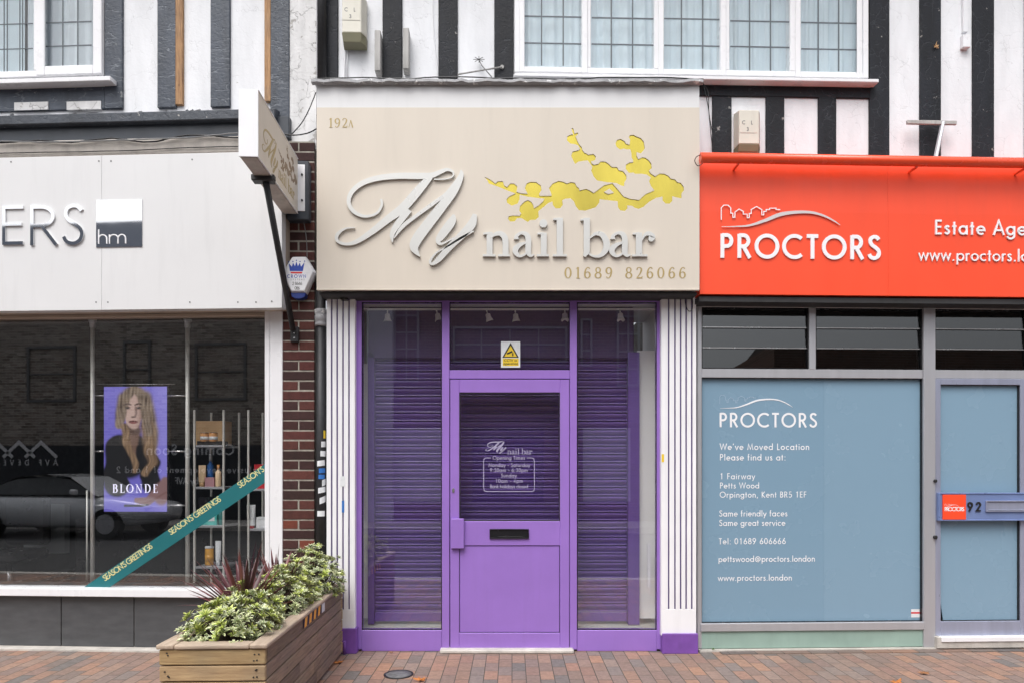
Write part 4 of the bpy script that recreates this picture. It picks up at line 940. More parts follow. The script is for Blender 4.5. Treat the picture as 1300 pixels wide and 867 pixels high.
rl = MB(); rz = FR.p(1000, 202.5, -.24)[1]; rl.tube([(FR.p(889, 200, -.24)[0], -.24, rz), (a1, -.24, rz)], .036, 16); EA.part('awning_roller', rl, M['orange_gloss'])
bk_ = MB()
for x in (935, 1160, 1296): q = FR.p(x, 205, -.2)[0]; bk_.box(q-.007, q+.007, -.24, -.06, rz-.046, rz-.034); pass
bk_.box(a0, a1, -.10, .02, z1+.001, z1+.03)
EA.part('awning_bracket', bk_, M['orange_gloss'])
def logo(mb1, mb2, f, k, d):
    mb1.ribbon([f(*q) for q in SKYLINE], d, d+.003, k*6.5)
    mb2.ribbon([(*f(q[0], q[1]), q[2]*k) for q in crom(SWOOSH, 6)], d-.0005, d+.003)
d = fd-.010; k1 = (FR.p(1000, 300, d)[0]-FR.p(900, 300, d)[0])/100/5.652
a_, b_ = MB(), MB(); logo(a_, b_, lambda x, y: FR.p(895+x/5.652, 245+y/5.652, d), k1, d)
EA.part('skyline_emblem', a_, M['white_letter'], FO)
line('fascia_lettering', 'PROCTORS', 914.2, 1118.5, 327.6, 30.6, d, .155, .009, M['white_letter'], FO)
line('fascia_lettering', 'Estate Agents', 1187, 1334, 297.8, 18.3, d, .125, .009, M['white_letter'], FO)
line('fascia_lettering', 'www.proctors.london', 1166.5, 1350, 331, 15.6, d, .105, .009, M['white_letter'], FO)
EA.part('fascia_swoosh', b_, M['dull_letter'], FO)
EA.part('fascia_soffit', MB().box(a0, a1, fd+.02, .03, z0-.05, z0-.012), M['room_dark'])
# aluminium frame
ad = .025; al = MB(); Z = lambda y, x=1050, dq=ad: FR.p(x, y, dq)[1]; A_ = lambda x, dq=ad: FR.p(x, 600, dq)[0]
zT = Z(376, 1050); zU1, zU0 = Z(391), Z(468.5); zM0 = Z(479.5); zL1, zL0 = Z(789.5), Z(799.5)
al.box(A_(885.5), A_(891), ad, .11, .02, zT); al.box(A_(1172), A_(1187), ad-.008, .11, .015, zT)
al.box(A_(1027.5), A_(1036), ad+.001, .11, zU0, zU1); al.box(A_(891), A_(1172), ad+.002, .11, zU1, zT); al.box(A_(1187), 3.4, ad+.002, .11, zU1, zT)
al.box(A_(891), A_(1172), ad+.002, .11, zM0, zU0); al.box(A_(1187), 3.4, ad+.002, .11, zM0, zU0)
al.box(A_(889), A_(1172), ad-.012, .11, zL0, zL1)
AF = EA.part('window_frame', al, M['aluminium'], bevel=.003)
bd = MB()
for x0, x1 in [(891, 1027.5), (1036, 1172), (1187, 1305)]:
    frame_ring(bd, A_(x0)-.001, A_(x1)+.001, zU0-.001, zU1+.001, .010, ad+.012, .09)
frame_ring(bd, A_(891)-.001, A_(1172)+.001, zL1-.001, zM0+.001, .006, ad+.012, .09)
EA.part('glazing_bead', bd, M['black_plastic'], AF)
for x0, x1 in [(892, 1027), (1036.5, 1171.5), (1187.5, 1340)]:
    lou = MB()
    for i in range(3):
        h = (zU1-zU0)/3; zb_ = zU0+i*h+.004; tilt = [.007, .010, .008][i]
        lou.add([(A_(x0), .05, zb_), (A_(x1), .05, zb_), (A_(x1), .05+tilt, zb_+h*1.03), (A_(x0), .05+tilt, zb_+h*1.03), (A_(x0), .056, zb_), (A_(x1), .056, zb_), (A_(x1), .056+tilt, zb_+h*1.03), (A_(x0), .056+tilt, zb_+h*1.03)],
                [(0, 1, 2, 3), (7, 6, 5, 4), (0, 4, 5, 1), (3, 2, 6, 7), (0, 3, 7, 4), (1, 5, 6, 2)])
    EA.part('louvre_pane', lou, M['dark_glass'])
    lc = MB()
    for i in (1, 2):
        h = (zU1-zU0)/3; lc.box(A_(x0), A_(x1), .046, .0498, zU0+i*h+.002, zU0+i*h+.010)
    EA.part('louvre_edge', lc, M['steel'])
sx_ = A_(1046, .06)
VP = EA.part('window_vinyl', MB().box(A_(891)-.005, sx_, .060, .066, zL1-.005, zM0+.005), M['blue_vinyl'])
EA.part('window_vinyl', MB().box(sx_+.0005, A_(1172)+.005, .0595, .066, zL1-.005, zM0+.005), M['blue_vinyl_lap'])
vt, v2 = MB(), MB(); d = .0585; k2 = k1*.628
sk, sw = MB(), MB(); logo(sk, sw, lambda x, y: FR.p(913.8+(x-117)*.1085, 541.9+(y-467)*.108, d), k2*.75, d)
EA.part('window_skyline', sk, M['thin_letter'], VP)
logo_s = sw
for s, x0, x1, y, cp, wd in [('PROCTORS', 913, 1037.5, 541.9, 18.3, .14), ("We've Moved Location", 913.8, 1027.5, 570.6, 8.2, .125), ('Please find us at:', 913.8, 997.5, 584, 8.2, .125), ('1 Fairway', 913.8, 958.5, 607.8, 7.6, .12), ('Petts Wood', 913.8, 964, 619.6, 7.6, .12), ('Orpington, Kent BR5 1EF', 913.8, 1024, 631.2, 7.6, .12), ('Same friendly faces', 913, 999.8, 655.2, 7.8, .12), ('Same great service', 913, 997, 667.2, 7.8, .12), ('Tel: 01689 606666', 912.5, 997.5, 690.5, 7.8, .12), ('pettswood@proctors.london', 912, 1034.8, 713, 7.8, .12), ('www.proctors.london', 911.5, 1005.5, 737, 7.8, .12)]:
    line('window_lettering', s, x0, x1, y, cp, d, wd, .0008, M['white_letter'], VP)
EA.part('window_swoosh', logo_s, M['white_letter'], VP)
EA.part('riser_panel', MB().box(A_(889), A_(1172), ad+.004, .11, .018, zL0-.0015), M['green_riser'], bevel=.002)
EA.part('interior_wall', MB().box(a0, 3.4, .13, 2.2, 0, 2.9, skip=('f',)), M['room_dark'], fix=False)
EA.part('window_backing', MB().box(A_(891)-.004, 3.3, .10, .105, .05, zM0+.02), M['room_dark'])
# estate agent's door
dd = .02; dm = MB(); x0, x1 = A_(1188), 2.62+.02
q = lambda x: FR.p(x, 600, dd)[0]; zt_ = FR.p(1240, 480.5, dd)[1]; zb_ = FR.p(1240, 806, dd)[1]; g1, g0 = FR.p(1240, 488, dd)[1], FR.p(1240, 788, dd)[1]
aD0, aG0, aG1, aD1 = q(1187.5), q(1194.5), q(1295.5), q(1304)
dm.box(aD0, aG0, dd, .07, zb_, zt_); dm.box(aG1, aD1, dd, .07, zb_, zt_); dm.box(aG0, aG1, dd+.0005, .07, g1, zt_); dm.box(aG0, aG1, dd+.0005, .07, zb_, g0)
ED = EA.part('door', dm, M['blue_aluminium'], bevel=.003)
EA.part('door_vinyl', MB().prism([(aG0-.004, FR.p(1194, 742, .05)[1]), (FR.p(1197.5, 789, .05)[0], g0-.004), (aG1+.004, g0-.004), (aG1+.004, g1+.004), (aG0-.004, g1+.004)], .050, .056), M['blue_vinyl_lap'], ED)
db = MB(); frame_ring(db, aG0-.001, aG1+.001, g0-.001, g1+.001, .005, dd+.01, .06); EA.part('door_seal', db, M['rubber'], ED)
pb = MB(); q2 = FR.rect(1191.5, 625, 1306, 660.5, dd-.028); pb.box(q2[0], q2[1], dd-.028, dd-.002, q2[2], q2[3])
frame_ring(pb, q2[0], q2[1], q2[2], q2[3], .010, dd-.034, dd-.0281); EA.part('letter_plate', pb, M['blue_plate'], ED, bevel=.002)
sl_ = MB(); q3 = FR.rect(1252, 635, 1303, 649, dd-.04); frame_ring(sl_, q3[0], q3[1], q3[2], q3[3], .008, dd-.042, dd-.0282); sl_.box(q3[0]+.008, q3[1]-.008, dd-.033, dd-.0285, q3[2]+.008, q3[3]-.008); sl_.box(q3[0]+.02, q3[1]-.02, dd-.040, dd-.0331, q3[2]+.010, q3[2]+.018)
EA.part('letter_slot', sl_, M['blue_aluminium'], ED, bevel=.0015)
EA.part('door_plaque', MB().prect(FR, 1197, 627.5, 1226.5, 659, dd-.036, dd-.0283), M['orange'], ED, bevel=.001)
pt_ = MB(); d = dd-.037; s_, w_ = MB(), MB(); logo(pt_, pt_, lambda x, y: FR.p(1199.5+(x-117)*.0212, 648+(y-467)*.0235, d), k1*.12, d)
ptext(pt_, FR, 'PROCTORS', 1199.3, 1224.2, 648.3, 5.0, d, w=.17, thick=.0008); EA.part('plaque_lettering', pt_, M['white_letter'], ED)
nn = MB(); ptext(nn, FR, '92', 1228.8, 1246, 648.4, 11.5, dd-.036, w=.16, thick=.008); EA.part('door_number', nn, M['black_ink'], ED)
kn = MB()
for x, y, r in [(1187.3, 610, .013), (1187.3, 681.5, .016)]:
    c = FR.p(x, y, dd-.01); kn.prism(arc(c[0], c[1], r*.8, r, 0, 330, 11), dd-.022, dd+.001)
EA.part('door_lock', kn, M['black_iron'], ED, bevel=.003)
EA.part('door_step', MB().box(A_(1187)-.01, 3.4, -.02, .1, .012, FR.p(1240, 807, 0)[1]), M['pale_concrete'], bevel=.006)
EA.part('door_sill', MB().box(A_(1190), 3.4, -.03, .06, FR.p(1240, 813, 0)[1], FR.p(1240, 807.5, 0)[1]+.004), M['upvc'], bevel=.003)

# ================================================================== THINGS ON THE FACADES
def px_of(F, x, y, d): q = F.p(x, y, d); return (q[0], d, q[1])
def alarm_box(F, x0, y0, x1, y1, label, ymid, dw, seal):
    q = F.rect(x0, y0, x1, y1, dw-.10); z = F.p((x0+x1)/2, ymid, dw-.10)[1]
    T = Thing('alarm_box', label, 'alarm box', F, ((q[0]+q[1])/2, dw, q[2]), group='cream alarm boxes on the timbered wall')
    m = MB(); w = q[1]-q[0]
    m.add([(q[0], dw, z), (q[1], dw, z), (q[1], dw, q[3]), (q[0], dw, q[3]), (q[0]+.008, dw-.10, z), (q[1]-.03, dw-.10, z), (q[1]-.03, dw-.10, q[3]-.02), (q[0]+.008, dw-.10, q[3]-.02), (q[1]-.003, dw-.05, z), (q[1]-.003, dw-.05, q[3]-.01)],
          [(4, 5, 6, 7), (5, 8, 9, 6), (8, 1, 2, 9), (0, 4, 7, 3), (7, 6, 9, 2, 3), (0, 1, 8, 5, 4), (0, 3, 2, 1)])
    T.part('case', m, M['cream_plastic'], bevel=.004)
    b = MB(); b.add([(q[0]+.002, dw, q[2]), (q[1]-.002, dw, q[2]), (q[1]-.006, dw-.05, q[2]+.006), (q[1]-.034, dw-.085, q[2]+.012), (q[0]+.012, dw-.085, q[2]+.012), (q[0]-.002, dw, z-.0015), (q[1]+.002, dw, z-.0015), (q[1]-.001, dw-.05, z-.0015), (q[1]-.029, dw-.102, z-.0015), (q[0]+.006, dw-.102, z-.0015)],
          [(0, 1, 2, 3, 4), (5, 9, 8, 7, 6), (4, 3, 8, 9), (3, 2, 7, 8), (2, 1, 6, 7), (0, 4, 9, 5), (0, 5, 6, 1)])
    T.part('base', b, M['olive_plastic'], bevel=.003)
    l = MB(); cp = .028; cx_ = q[0]+w*.36; hz = z+(q[3]-z)*.5
    pl = MB().box(cx_-.055, cx_+.075, dw-.1025, dw-.1002, hz-.055, hz+.045); T.part('plate', pl, M['cream_plastic'])
    for s, u, v in [('C', -.038, .008), ('L', .03, .008), ('3', -.004, -.042)]:
        text(l, s, cx_+u, None, hz+v, cp, dw-.1035, w=.16)
    T.part('lettering', l, M['grey_ink']); return T
alarm_box(FU, 433, -8, 463.5, 54.5, 'cream alarm box above the left end of the cream fascia', 41.5, .05, 1)
alarm_box(FU, 937, 137, 968.5, 194, 'cream alarm box low on the white panel above the orange fascia', 183, .05, 1)
c1 = MB()
for x in (438, 441): c1.tube([px_of(FU, x, 52, .05), px_of(FU, x, 99, .045)], .004, 6)
Thing('cable', 'white cable dropping from the alarm box above the cream fascia', 'cable', FU, px_of(FU, 439, 99, .05), group='loose cables on the facades', mb=c1, mat=M['upvc'])
for i, (x0, y0, x1, y1, lb) in enumerate([(475.5, 38.5, 483, 90, 'weathered grey timber batten left of the black beam above the cream fascia'), (511.5, 35.5, 519, 87.5, 'weathered grey timber batten right of the black beam above the cream fascia')]):
    m = MB().prect(FU, x0, y0, x1, y1, -.035, .055); q = FU.rect(x0, y0, x1, y1, -.035)
    m.add([(q[0], -.03, q[2]), (q[1], -.03, q[2]), ((q[0]+q[1])/2, -.02, q[2]-.02)], [(0, 1, 2)])
    Thing('timber_batten', lb, 'batten', FU, ((q[0]+q[1])/2, .05, q[2]), 'grey battens beside the black beam', mb=m, mat=M['grey_wood'], bevel=.003)
# dish arm stub and wire above the flashing
m = MB(); m.tube([px_of(FU, 581, 95, -.05), px_of(FU, 637, 85.5, .03)], .006, 7); m.prism(arc(*FU.p(637.5, 85, .03), .014, .014, 0, 330, 11), .03, .043)
Thing('stay_rod', 'thin rusty rod leaning along the flashing left of the wide window', 'rod', FU, px_of(FU, 637, 85, .04), mb=m, mat=M['grey_wood'])
m = MB(); m.tube([px_of(FU, 624, 98, -.08), px_of(FU, 612, 84, .0), px_of(FU, 608, 77, .04)], .004, 6)
for an in range(0, 360, 45): q = FU.p(608+7*math.cos(R(an)), 76+4*math.sin(R(an)), .0); p0 = px_of(FU, 608, 76, .03); m.tube([p0, (q[0], .0, q[1])], .0025, 5)
Thing('wire_tuft', 'frayed wire end sprouting against the white wall above the flashing', 'wire', FU, px_of(FU, 624, 98, -.05), mb=m, mat=M['grey_ink'])
def wob(F, pts, d, r, name, label, matn, amp=.006, seed=1, mb=None):
    rnd = random.Random(seed); P = []
    for q in crom(pts, 6):
        a = px_of(F, q[0], q[1], d); P.append((a[0]+rnd.uniform(-amp, amp)*.3, a[1]+rnd.uniform(-amp, amp)*.4, a[2]+rnd.uniform(-amp, amp)*.4))
    m = MB(); m.tube(P, r, 7)
    return Thing(name, label, 'cable', F, P[0], group='loose cables on the facades', mb=m, mat=M[matn])
wob(FL, [(-60, 183), (0, 181.5), (48, 179), (90, 181), (142, 176), (190, 181), (240, 172), (300, 175), (352, 173)], -.085, .006, 'cable', 'black cable sagging in loops under the peeling ledge', 'black_plastic', seed=1)
wob(FL, [(-60, 181), (0, 179.5), (60, 181), (142, 179), (190, 177), (240, 175), (300, 170), (352, 174)], -.095, .0045, 'cable', 'grey cable twisted along the looping black cable under the ledge', 'grey_ink', seed=2)
wob(FL, [(-60, 196.5), (0, 195), (150, 192), (240, 188), (350, 185)], -.080, .004, 'cable', 'thin black cable running straight above the white fascia', 'black_plastic', seed=3, amp=.003)
wob(F0, [(401, 118), (393, 138), (384, 155), (371, 170), (364, 172)], -.04, .004, 'cable', 'thin wire swinging down from the cream fascia to the top of the brick pier', 'black_plastic', seed=4, amp=.002)
wob(F0, [(402, 164), (392, 169), (376, 172), (360, 171), (350, 172)], -.05, .005, 'cable', 'short black cable crossing the top of the brick pier', 'black_plastic', seed=5, amp=.002)
wob(F0, [(379, 262), (386, 285), (389, 305), (390, 330)], -.03, .003, 'cable', 'thin lead hanging under the projecting sign down the pier', 'grey_ink', seed=6, amp=.002)
wob(FU, [(893, 108), (897, 125), (901, 150), (905, 175), (907, 198)], .02, .003, 'cable', 'thin black wire hanging beside the right edge of the cream fascia', 'black_plastic', seed=7, amp=.002)
wob(FU, [(892, 106), (899, 118), (900, 145), (904, 185), (905, 198)], .015, .003, 'cable', 'second thin wire tangled with the one beside the cream fascia', 'black_plastic', seed=8, amp=.002)
wob(F0, [(395, 101.5), (450, 99), (520, 100.5), (560, 98), (640, 99.5), (720, 100.5), (800, 98.5), (893, 101)], -.215, .0045, 'cable', 'black cable lying along the lead flashing over the cream fascia', 'black_plastic', seed=9, amp=.006)
wob(FR, [(893, 197), (885, 199), (882, 205), (886, 211), (892, 208)], -.245, .003, 'cable', 'small black cable loop at the left end of the orange awning roller', 'black_plastic', seed=10, amp=.001)
wob(F0, [(870, 372), (870, 385), (874, 395), (879, 392), (879, 374)], -.045, .0025, 'cable', 'small black wire loop at the head of the right fluted pilaster', 'black_plastic', seed=11, amp=.001)
wob(FU, [(549.5, -10), (549.5, 20), (552, 60), (556, 95)], .045, .003, 'cable', 'white wire running down beside the second black beam', 'upvc', seed=12, amp=.002)
# aerial bracket, conduit, dry leaf on the right upper wall
T = Thing('aerial_bracket', 'rusty grey aerial bracket with a cross bar on the black beam', 'bracket', FU, px_of(FU, 1186, 205, .04))
m = MB(); m.tube([px_of(FU, 1197, 156, -.02), px_of(FU, 1187, 205, -.06)], .016, 6, smooth=False); T.part('arm', m, M['aluminium'])
m = MB(); q = FU.rect(1152, 153, 1215, 158, -.03); m.box(q[0], q[1], -.03, -.01, q[2], q[3]); T.part('cross_bar', m, M['grey_wood'], bevel=.003)
m = MB(); q = FU.rect(1173, 197, 1197, 206, .0); m.box(q[0], q[1], -.05, .042, q[2], q[2]+.02); T.part('foot', m, M['black_iron'], bevel=.003)
m = MB(); q = FU.rect(1222, -20, 1231, 50, .03); m.box(q[0]+.01, q[1]-.01, .035, .06, q[2]+.06, 5.5); q = FU.rect(1223, 44, 1232.5, 60, .02); m.box(q[0], q[1], .02, .06, q[2], q[3])
Thing('conduit', 'white conduit with a small end box on the white panel', 'conduit', FU, (q[0], .06, q[2]), mb=m, mat=M['old_white'], bevel=.002)
def leaf_pts(n=5, r=1.0, rnd=None):
    out = []
    for i in range(n):
        a = 90+(i-(n-1)/2)*62; L = r*(1.0 if i == n//2 else .8)
        out += [(math.cos(R(a-20))*L*.42, math.sin(R(a-20))*L*.42), (math.cos(R(a-9))*L*.72, math.sin(R(a-9))*L*.72), (math.cos(R(a))*L, math.sin(R(a))*L), (math.cos(R(a+9))*L*.72, math.sin(R(a+9))*L*.72)]
    return out+[(-.12*r, -.25*r), (.12*r, -.25*r)]
def leaf_mesh(r, seed, horizontal=True, cx=(0, 0, 0), F=None):
    rnd = random.Random(seed); P = leaf_pts(5, r); V = [(0, 0, .012*r/.05)]; m = MB()
    for x, y in P: V.append((x*rnd.uniform(.85, 1.1), y*rnd.uniform(.85, 1.1), .004+abs(rnd.gauss(0, .28))*r*(x*x+y*y)/(r*r)))
    n = len(P); fs = [(0, 1+i, 1+(i+1) % n) for i in range(n)]
    if horizontal: W_ = [(v[0]+cx[0], v[1]+cx[1], v[2]+cx[2]) for v in V]
    else: W_ = [(v[0]+cx[0], cx[1]-v[2], v[1]+cx[2]) for v in V]
    m.add(W_, fs)
    a = W_[n]; b = W_[n-1]
    s = ((a[0]+b[0])/2, (a[1]+b[1])/2, (a[2]+b[2])/2); e = (s[0]+(s[0]-cx[0])*2.2, s[1]+(s[1]-cx[1])*2.2+(0 if horizontal else -.004), s[2]+(s[2]-cx[2])*2.2)
    m.tube([s, e], .0012, 5); return m
lm = [mat('dry_leaf_orange', (0.42, 0.15, 0.035), 0.7, var=0.3, scale=40), mat('dry_leaf_brown', (0.27, 0.12, 0.05), 0.75, var=0.3, scale=40), mat('dry_leaf_tan', (0.45, 0.27, 0.13), 0.7, var=0.2, scale=40)]
q = px_of(FU, 1188, 60, .036)
Thing('dry_leaf', 'tan dry leaf stuck high on the black beam', 'leaf', FU, q, mb=leaf_mesh(.035, 3, False, q), mat=lm[2], fix=False)
# black rainwater pipes
def pipe(name, label, F, x, d, r, z0, z1, group=None): 
    T = Thing(name, label, 'pipe', F, (x, d, z0)); m = MB(); m.lathe([(r, z0), (r, z1)], (x, d), 18); T.part('pipe_length', m, M['black_iron']); return T
x = F0.p(407.5, 550, .0)[0]
T = pipe('downpipe', 'black iron downpipe with faded stickers between the brick pier and the fluted pilaster', F0, x, .0, .036, .0, 2.86)
m = MB(); zc = F0.p(407, 403, 0)[1]
m.lathe([(.0375, zc-.07), (.045, zc-.068), (.045, zc-.045), (.039, zc-.04), (.046, zc-.03), (.046, zc+.01), (.040, zc+.015), (.047, zc+.03), (.047, zc+.055), (.0375, zc+.06)], (x, .0), 18)
T.part('collar', m, M['lead'])
for i, (x0, y0, x1, y1, mt, lb, rt) in enumerate([(411, 546, 416, 556, 'sticker_yellow', 'small yellow sticker', 0), (408, 560, 415, 567, 'sticker_white', None, 3), (407, 572, 415, 579, 'sticker_white', None, -2), (402.5, 584, 413, 591, 'sticker_white', None, 8), (405, 594, 414, 600, 'sticker_blue', 'blue sticker', 3), (404.5, 602, 413, 607.5, 'sticker_blue', 'blue sticker', 0), (409, 608, 415, 616, 'sticker_white', None, 20), (404, 618, 415, 625, 'sticker_white', None, 10), (406, 630, 415, 638, 'sticker_white', None, 20), (402.5, 648, 413, 655, 'sticker_white', None, 0)]):
    r = .0366; dd_ = -.03; q = F0.rect(x0, y0, x1, y1, dd_)
    an = lambda a: max(-1.45, min(1.45, (a-x)/r)); A0, A1 = an(q[0]), an(q[1]); N = 6; V = []
    for k in range(N+1):
        t = A0+(A1-A0)*k/N; sk = math.tan(R(rt))*(k/N-.5)*(q[1]-q[0])
        V += [(x+r*math.sin(t), -r*math.cos(t), q[2]+sk), (x+r*math.sin(t), -r*math.cos(t), q[3]+sk)]
    T.part('sticker', MB().add(V, [(2*k, 2*k+2, 2*k+3, 2*k+1) for k in range(N)], smooth=True), M[mt], label=lb, fix=False)
T = pipe('downpipe', 'dark blue grey rainwater pipe rising from the left end of the cream fascia', FU, FU.p(408.5, 50, .0)[0], .0, .034, FU.p(408, 99, 0)[1]-.02, ZTOP)
m = MB(); pz = 5.0; m.lathe([(.036, pz), (.044, pz+.01), (.044, pz+.07), (.036, pz+.08)], (FU.p(408.5, 50, .0)[0], 0), 16); T.part('collar', m, M['black_iron'])

# ------------------------------------------------------------------ projecting sign
FS = Frame(-1.531, yp=-1.05, theta=math.atan2(.93, -.05))
PS = Thing('projecting_sign', 'cream box sign projecting from the brick pier on a black strut', 'sign', FS, (.46, .056, 3.262))
L_, TH, S0, S1 = .93, .112, 3.262, 3.668
m = MB(); m.box(.004, L_, .003, TH-.003, S0+.004, S1-.004); PS.part('sign_box', m, M['white_paint'], bevel=.003)
m = MB(); m.box(.004, L_, .0, .0025, S0+.004, S1-.004); FACE = PS.part('sign_face', m, M['cream_board'], bevel=.0005)
PS.part('sign_face', MB().box(.004, L_, TH-.0025, TH, S0+.004, S1-.004), M['cream_board'])
m = MB(); m.box(-.004, .0035, -.002, TH+.002, S0, S1, skip=()); m.box(.0036, L_+.003, -.004, .003, S1-.0036, S1+.001); m.box(.0036, L_+.003, -.004, .003, S0-.001, S0+.0036)
PS.part('edge_trim', m, M['white_paint'], bevel=.001)
m = MB(); m.box(.004, L_, .008, TH-.008, S0-.003, S0+.0035); PS.part('underside', m, M['concrete'])
fn = lambda px, py: (.075+(px-425)*.00188, 3.295+(340-py)*.00188)
m = MB(); my_nail(m, fn, .00188, -.0012, .0008, nail=False); PS.part('script_lettering', m, M['gold_letter'], FACE); m = MB(); my_nail(m, fn, .00188, -.0012, .0008, my=False); PS.part('word_lettering', m, M['gold_letter'], FACE)
m = MB(); m.prism([fn(*q) for q in BLOSSOM], -.001, -.0002, [[fn(*q) for q in BLOSSOM_HOLE]]); m.prism([fn(*q) for q in SPRIG], -.001, -.0002); PS.part('emblem', m, mat('bronze_print', (0.22, 0.13, 0.05), 0.45, var=0.1), FACE)
m = MB(); m.box(L_+.001, L_+.03, .02, .045, S0+.03, S1-.03)
m.box(L_+.03, L_+.034, -.045, .05, S0+.03, S1-.03); PS.part('wall_bracket', m, M['white_paint'], bevel=.002)
m = MB()
for z in (3.37, 3.56): m.tube([(L_+.029, -.025, z), (L_+.020, -.025, z)], .008, 8)
PS.part('bolt', m, M['black_iron'])
m = MB(); m.box(L_+.036, L_+.13, -.07, .09, S0-.03, S1+.0); PS.part('mounting_board', m, M['band_paint'], bevel=.004)
m = MB(); top = FS.loc((-1.588, -.76, 3.235)); bot = FS.loc((-1.637, -.055, 2.42)); m.tube([tuple(top), tuple(bot)], .021, 12)
PS.part('strut', m, M['black_iron'])
m = MB(); m.box(top.x-.035, top.x+.035, -.012, TH+.012, S0-.034, S0-.0035); m.box(top.x-.02, top.x+.02, -.018, TH+.018, S0-.022, S0+.012); PS.part('strut_clamp', m, M['black_iron'], bevel=.004)
m = MB(); b_ = FS.loc((-1.637, .0, 2.39)); m.box(b_.x-.028, b_.x+.002, b_.y-.03, b_.y+.03, 2.335, 2.45); PS.part('strut_foot', m, M['black_iron'], bevel=.004)
m = MB()
for z in (2.365, 2.40): m.tube([(b_.x-.027, b_.y, z), (b_.x-.033, b_.y, z)], .006, 8)
PS.part('bolt', m, M['steel'])

# ------------------------------------------------------------------ hexagonal alarm box with the crown
CB = Thing('alarm_box', 'white hexagonal burglar alarm box with a blue crown behind the black strut', 'alarm box', F0, px_of(F0, 380, 370, .0))
d = -.075; hexp = [(370, 325), (387, 325), (399.5, 345), (387, 372), (369, 372), (356.5, 346)]; H_ = [F0.p(x, y, d) for x, y in hexp]
cx_ = sum(q[0] for q in H_)/6; cz = sum(q[1] for q in H_)/6
m = MB(); inn = [(cx_+(q[0]-cx_)*.90, cz+(q[1]-cz)*.90) for q in H_]
n = 6; V = [(q[0], d, q[1]) for q in inn]+[(q[0], d+.03, q[1]) for q in H_]+[(q[0], .0, q[1]) for q in H_]
m.add(V, [tuple(range(6))]+[(i, (i+1) % 6, 6+(i+1) % 6, 6+i) for i in range(6)]+[(6+i, 6+(i+1) % 6, 12+(i+1) % 6, 12+i) for i in range(6)]+[(17, 16, 15, 14, 13, 12)])
CASE = CB.part('case', m, M['upvc'], bevel=.003)
lp = MB(); base = [(388, 372), (369, 372), (370, 377), (375, 379.5), (382, 379.5), (387, 377)]; lp.prism([F0.p(x, y, d+.015) for x, y in base], d+.015, .0); CB.part('strobe_lens', lp, M['navy'], bevel=.003)
d2 = d-.0015; cr = MB(); cr.prism([F0.p(x, y, d2) for x, y in [(368, 344.5), (366.5, 334.5), (370.5, 339), (372, 334), (374.5, 338.5), (376.3, 332.5), (378.2, 338.5), (380.6, 334), (382.2, 339), (386.5, 333.5), (384.5, 344.5)]], d2, d-.0002)
for x, y in [(366.3, 333), (371.8, 332.5), (376.3, 331), (380.9, 332.5), (386.7, 332)]: c = F0.p(x, y, d2); cr.prism(arc(c[0], c[1], .0045, .0045, 0, 330, 11), d2, d-.0002)
CB.part('crown_emblem', cr, M['royal'], CASE)
r_ = MB(); r_.prism([F0.p(x, y, d2) for x, y in [(368.5, 345.6), (384, 345.6), (383, 347.6), (369.5, 347.6)]], d2, d-.0002); CB.part('crown_band', r_, M['red'], CASE)
t_ = MB(); ptext(t_, F0, 'CROWN', 364.5, 388.5, 353.2, 4.2, d2, w=.15); CB.part('name_lettering', t_, M['royal'], CASE)
for s_, x0_, x1_, y_, c_ in [('2 8646', 371, 383.5, 362.2, 4.0), ('086', 374, 380.5, 368, 4.0), ('SYSTEMS', 369, 386.5, 356.3, 2.0)]: line('small_lettering', s_, x0_, x1_, y_, c_, d2, .14, .001, M['grey_ink'], CASE, F0, CB)

# ------------------------------------------------------------------ camera notice on the transom glass
CN = Thing('camera_notice', 'white and yellow camera warning notice on the glass above the purple door', 'notice', F0, px_of(F0, 648, 466, .049))
d = .047; m = MB().prect(F0, 636, 433.5, 660.4, 466.3, d, d+.002); BRD = CN.part('board', m, M['sticker_white'])
pf = lambda L, dd_: [F0.p(x, y, dd_) for x, y in L]
CN.part('triangle', MB().prism(pf([(648.2, 435), (658.8, 453.9), (637.6, 453.9)], d-.0006), d-.0006, d-.0001), M['black_ink'], BRD)
CN.part('triangle_field', MB().prism(pf([(648.2, 438.6), (656.2, 452.6), (640.2, 452.6)], d-.0011), d-.0011, d-.0007), M['sticker_yellow'], BRD)
CN.part('camera_symbol', MB().prism(pf([(643.2, 448), (650, 445), (651, 447), (644, 450)], d-.0016), d-.0016, d-.0012).prism(pf([(650.2, 448), (651.8, 447.4), (651.8, 451.8), (650.2, 451.8)], d-.0016), d-.0016, d-.0012), M['black_ink'], BRD)
CN.part('caption_field', MB().prism(pf([(638.3, 454.8), (658.4, 454.8), (658.4, 464.2), (638.3, 464.2)], d-.0006), d-.0006, d-.0001), M['sticker_yellow'], BRD)
line('lettering', 'CCTV in', 640.3, 656.2, 458.9, 3.2, d-.001, .17, .0006, M['black_ink'], BRD, F0, CN); line('lettering', 'operation', 639.3, 657.5, 462.8, 3.2, d-.001, .17, .0006, M['black_ink'], BRD, F0, CN)
def sticker(F, x0, y0, x1, y1, d, mt, label, group=None):
    q = F.rect(x0, y0, x1, y1, d); return Thing('sticker', label, 'sticker', F, ((q[0]+q[1])/2, d, q[2]), group, MB().prect(F, x0, y0, x1, y1, d, d+.001), M[mt])
sticker(F0, 432, 604, 438, 617, -.032, 'sticker_white', 'pale torn sticker on the left fluted pilaster'); sticker(F0, 434, 635, 437, 650, -.032, 'sticker_blue', 'narrow blue sticker lower on the left fluted pilaster')
sticker(F0, 840, 576, 843, 586, -.032, 'sticker_yellow', 'small yellow sticker on the edge of the right fluted pilaster')
S_ = Thing('sticker', 'small red and white sticker in the bottom corner of the blue window', 'sticker', FR, px_of(FR, 1162, 783, .058))
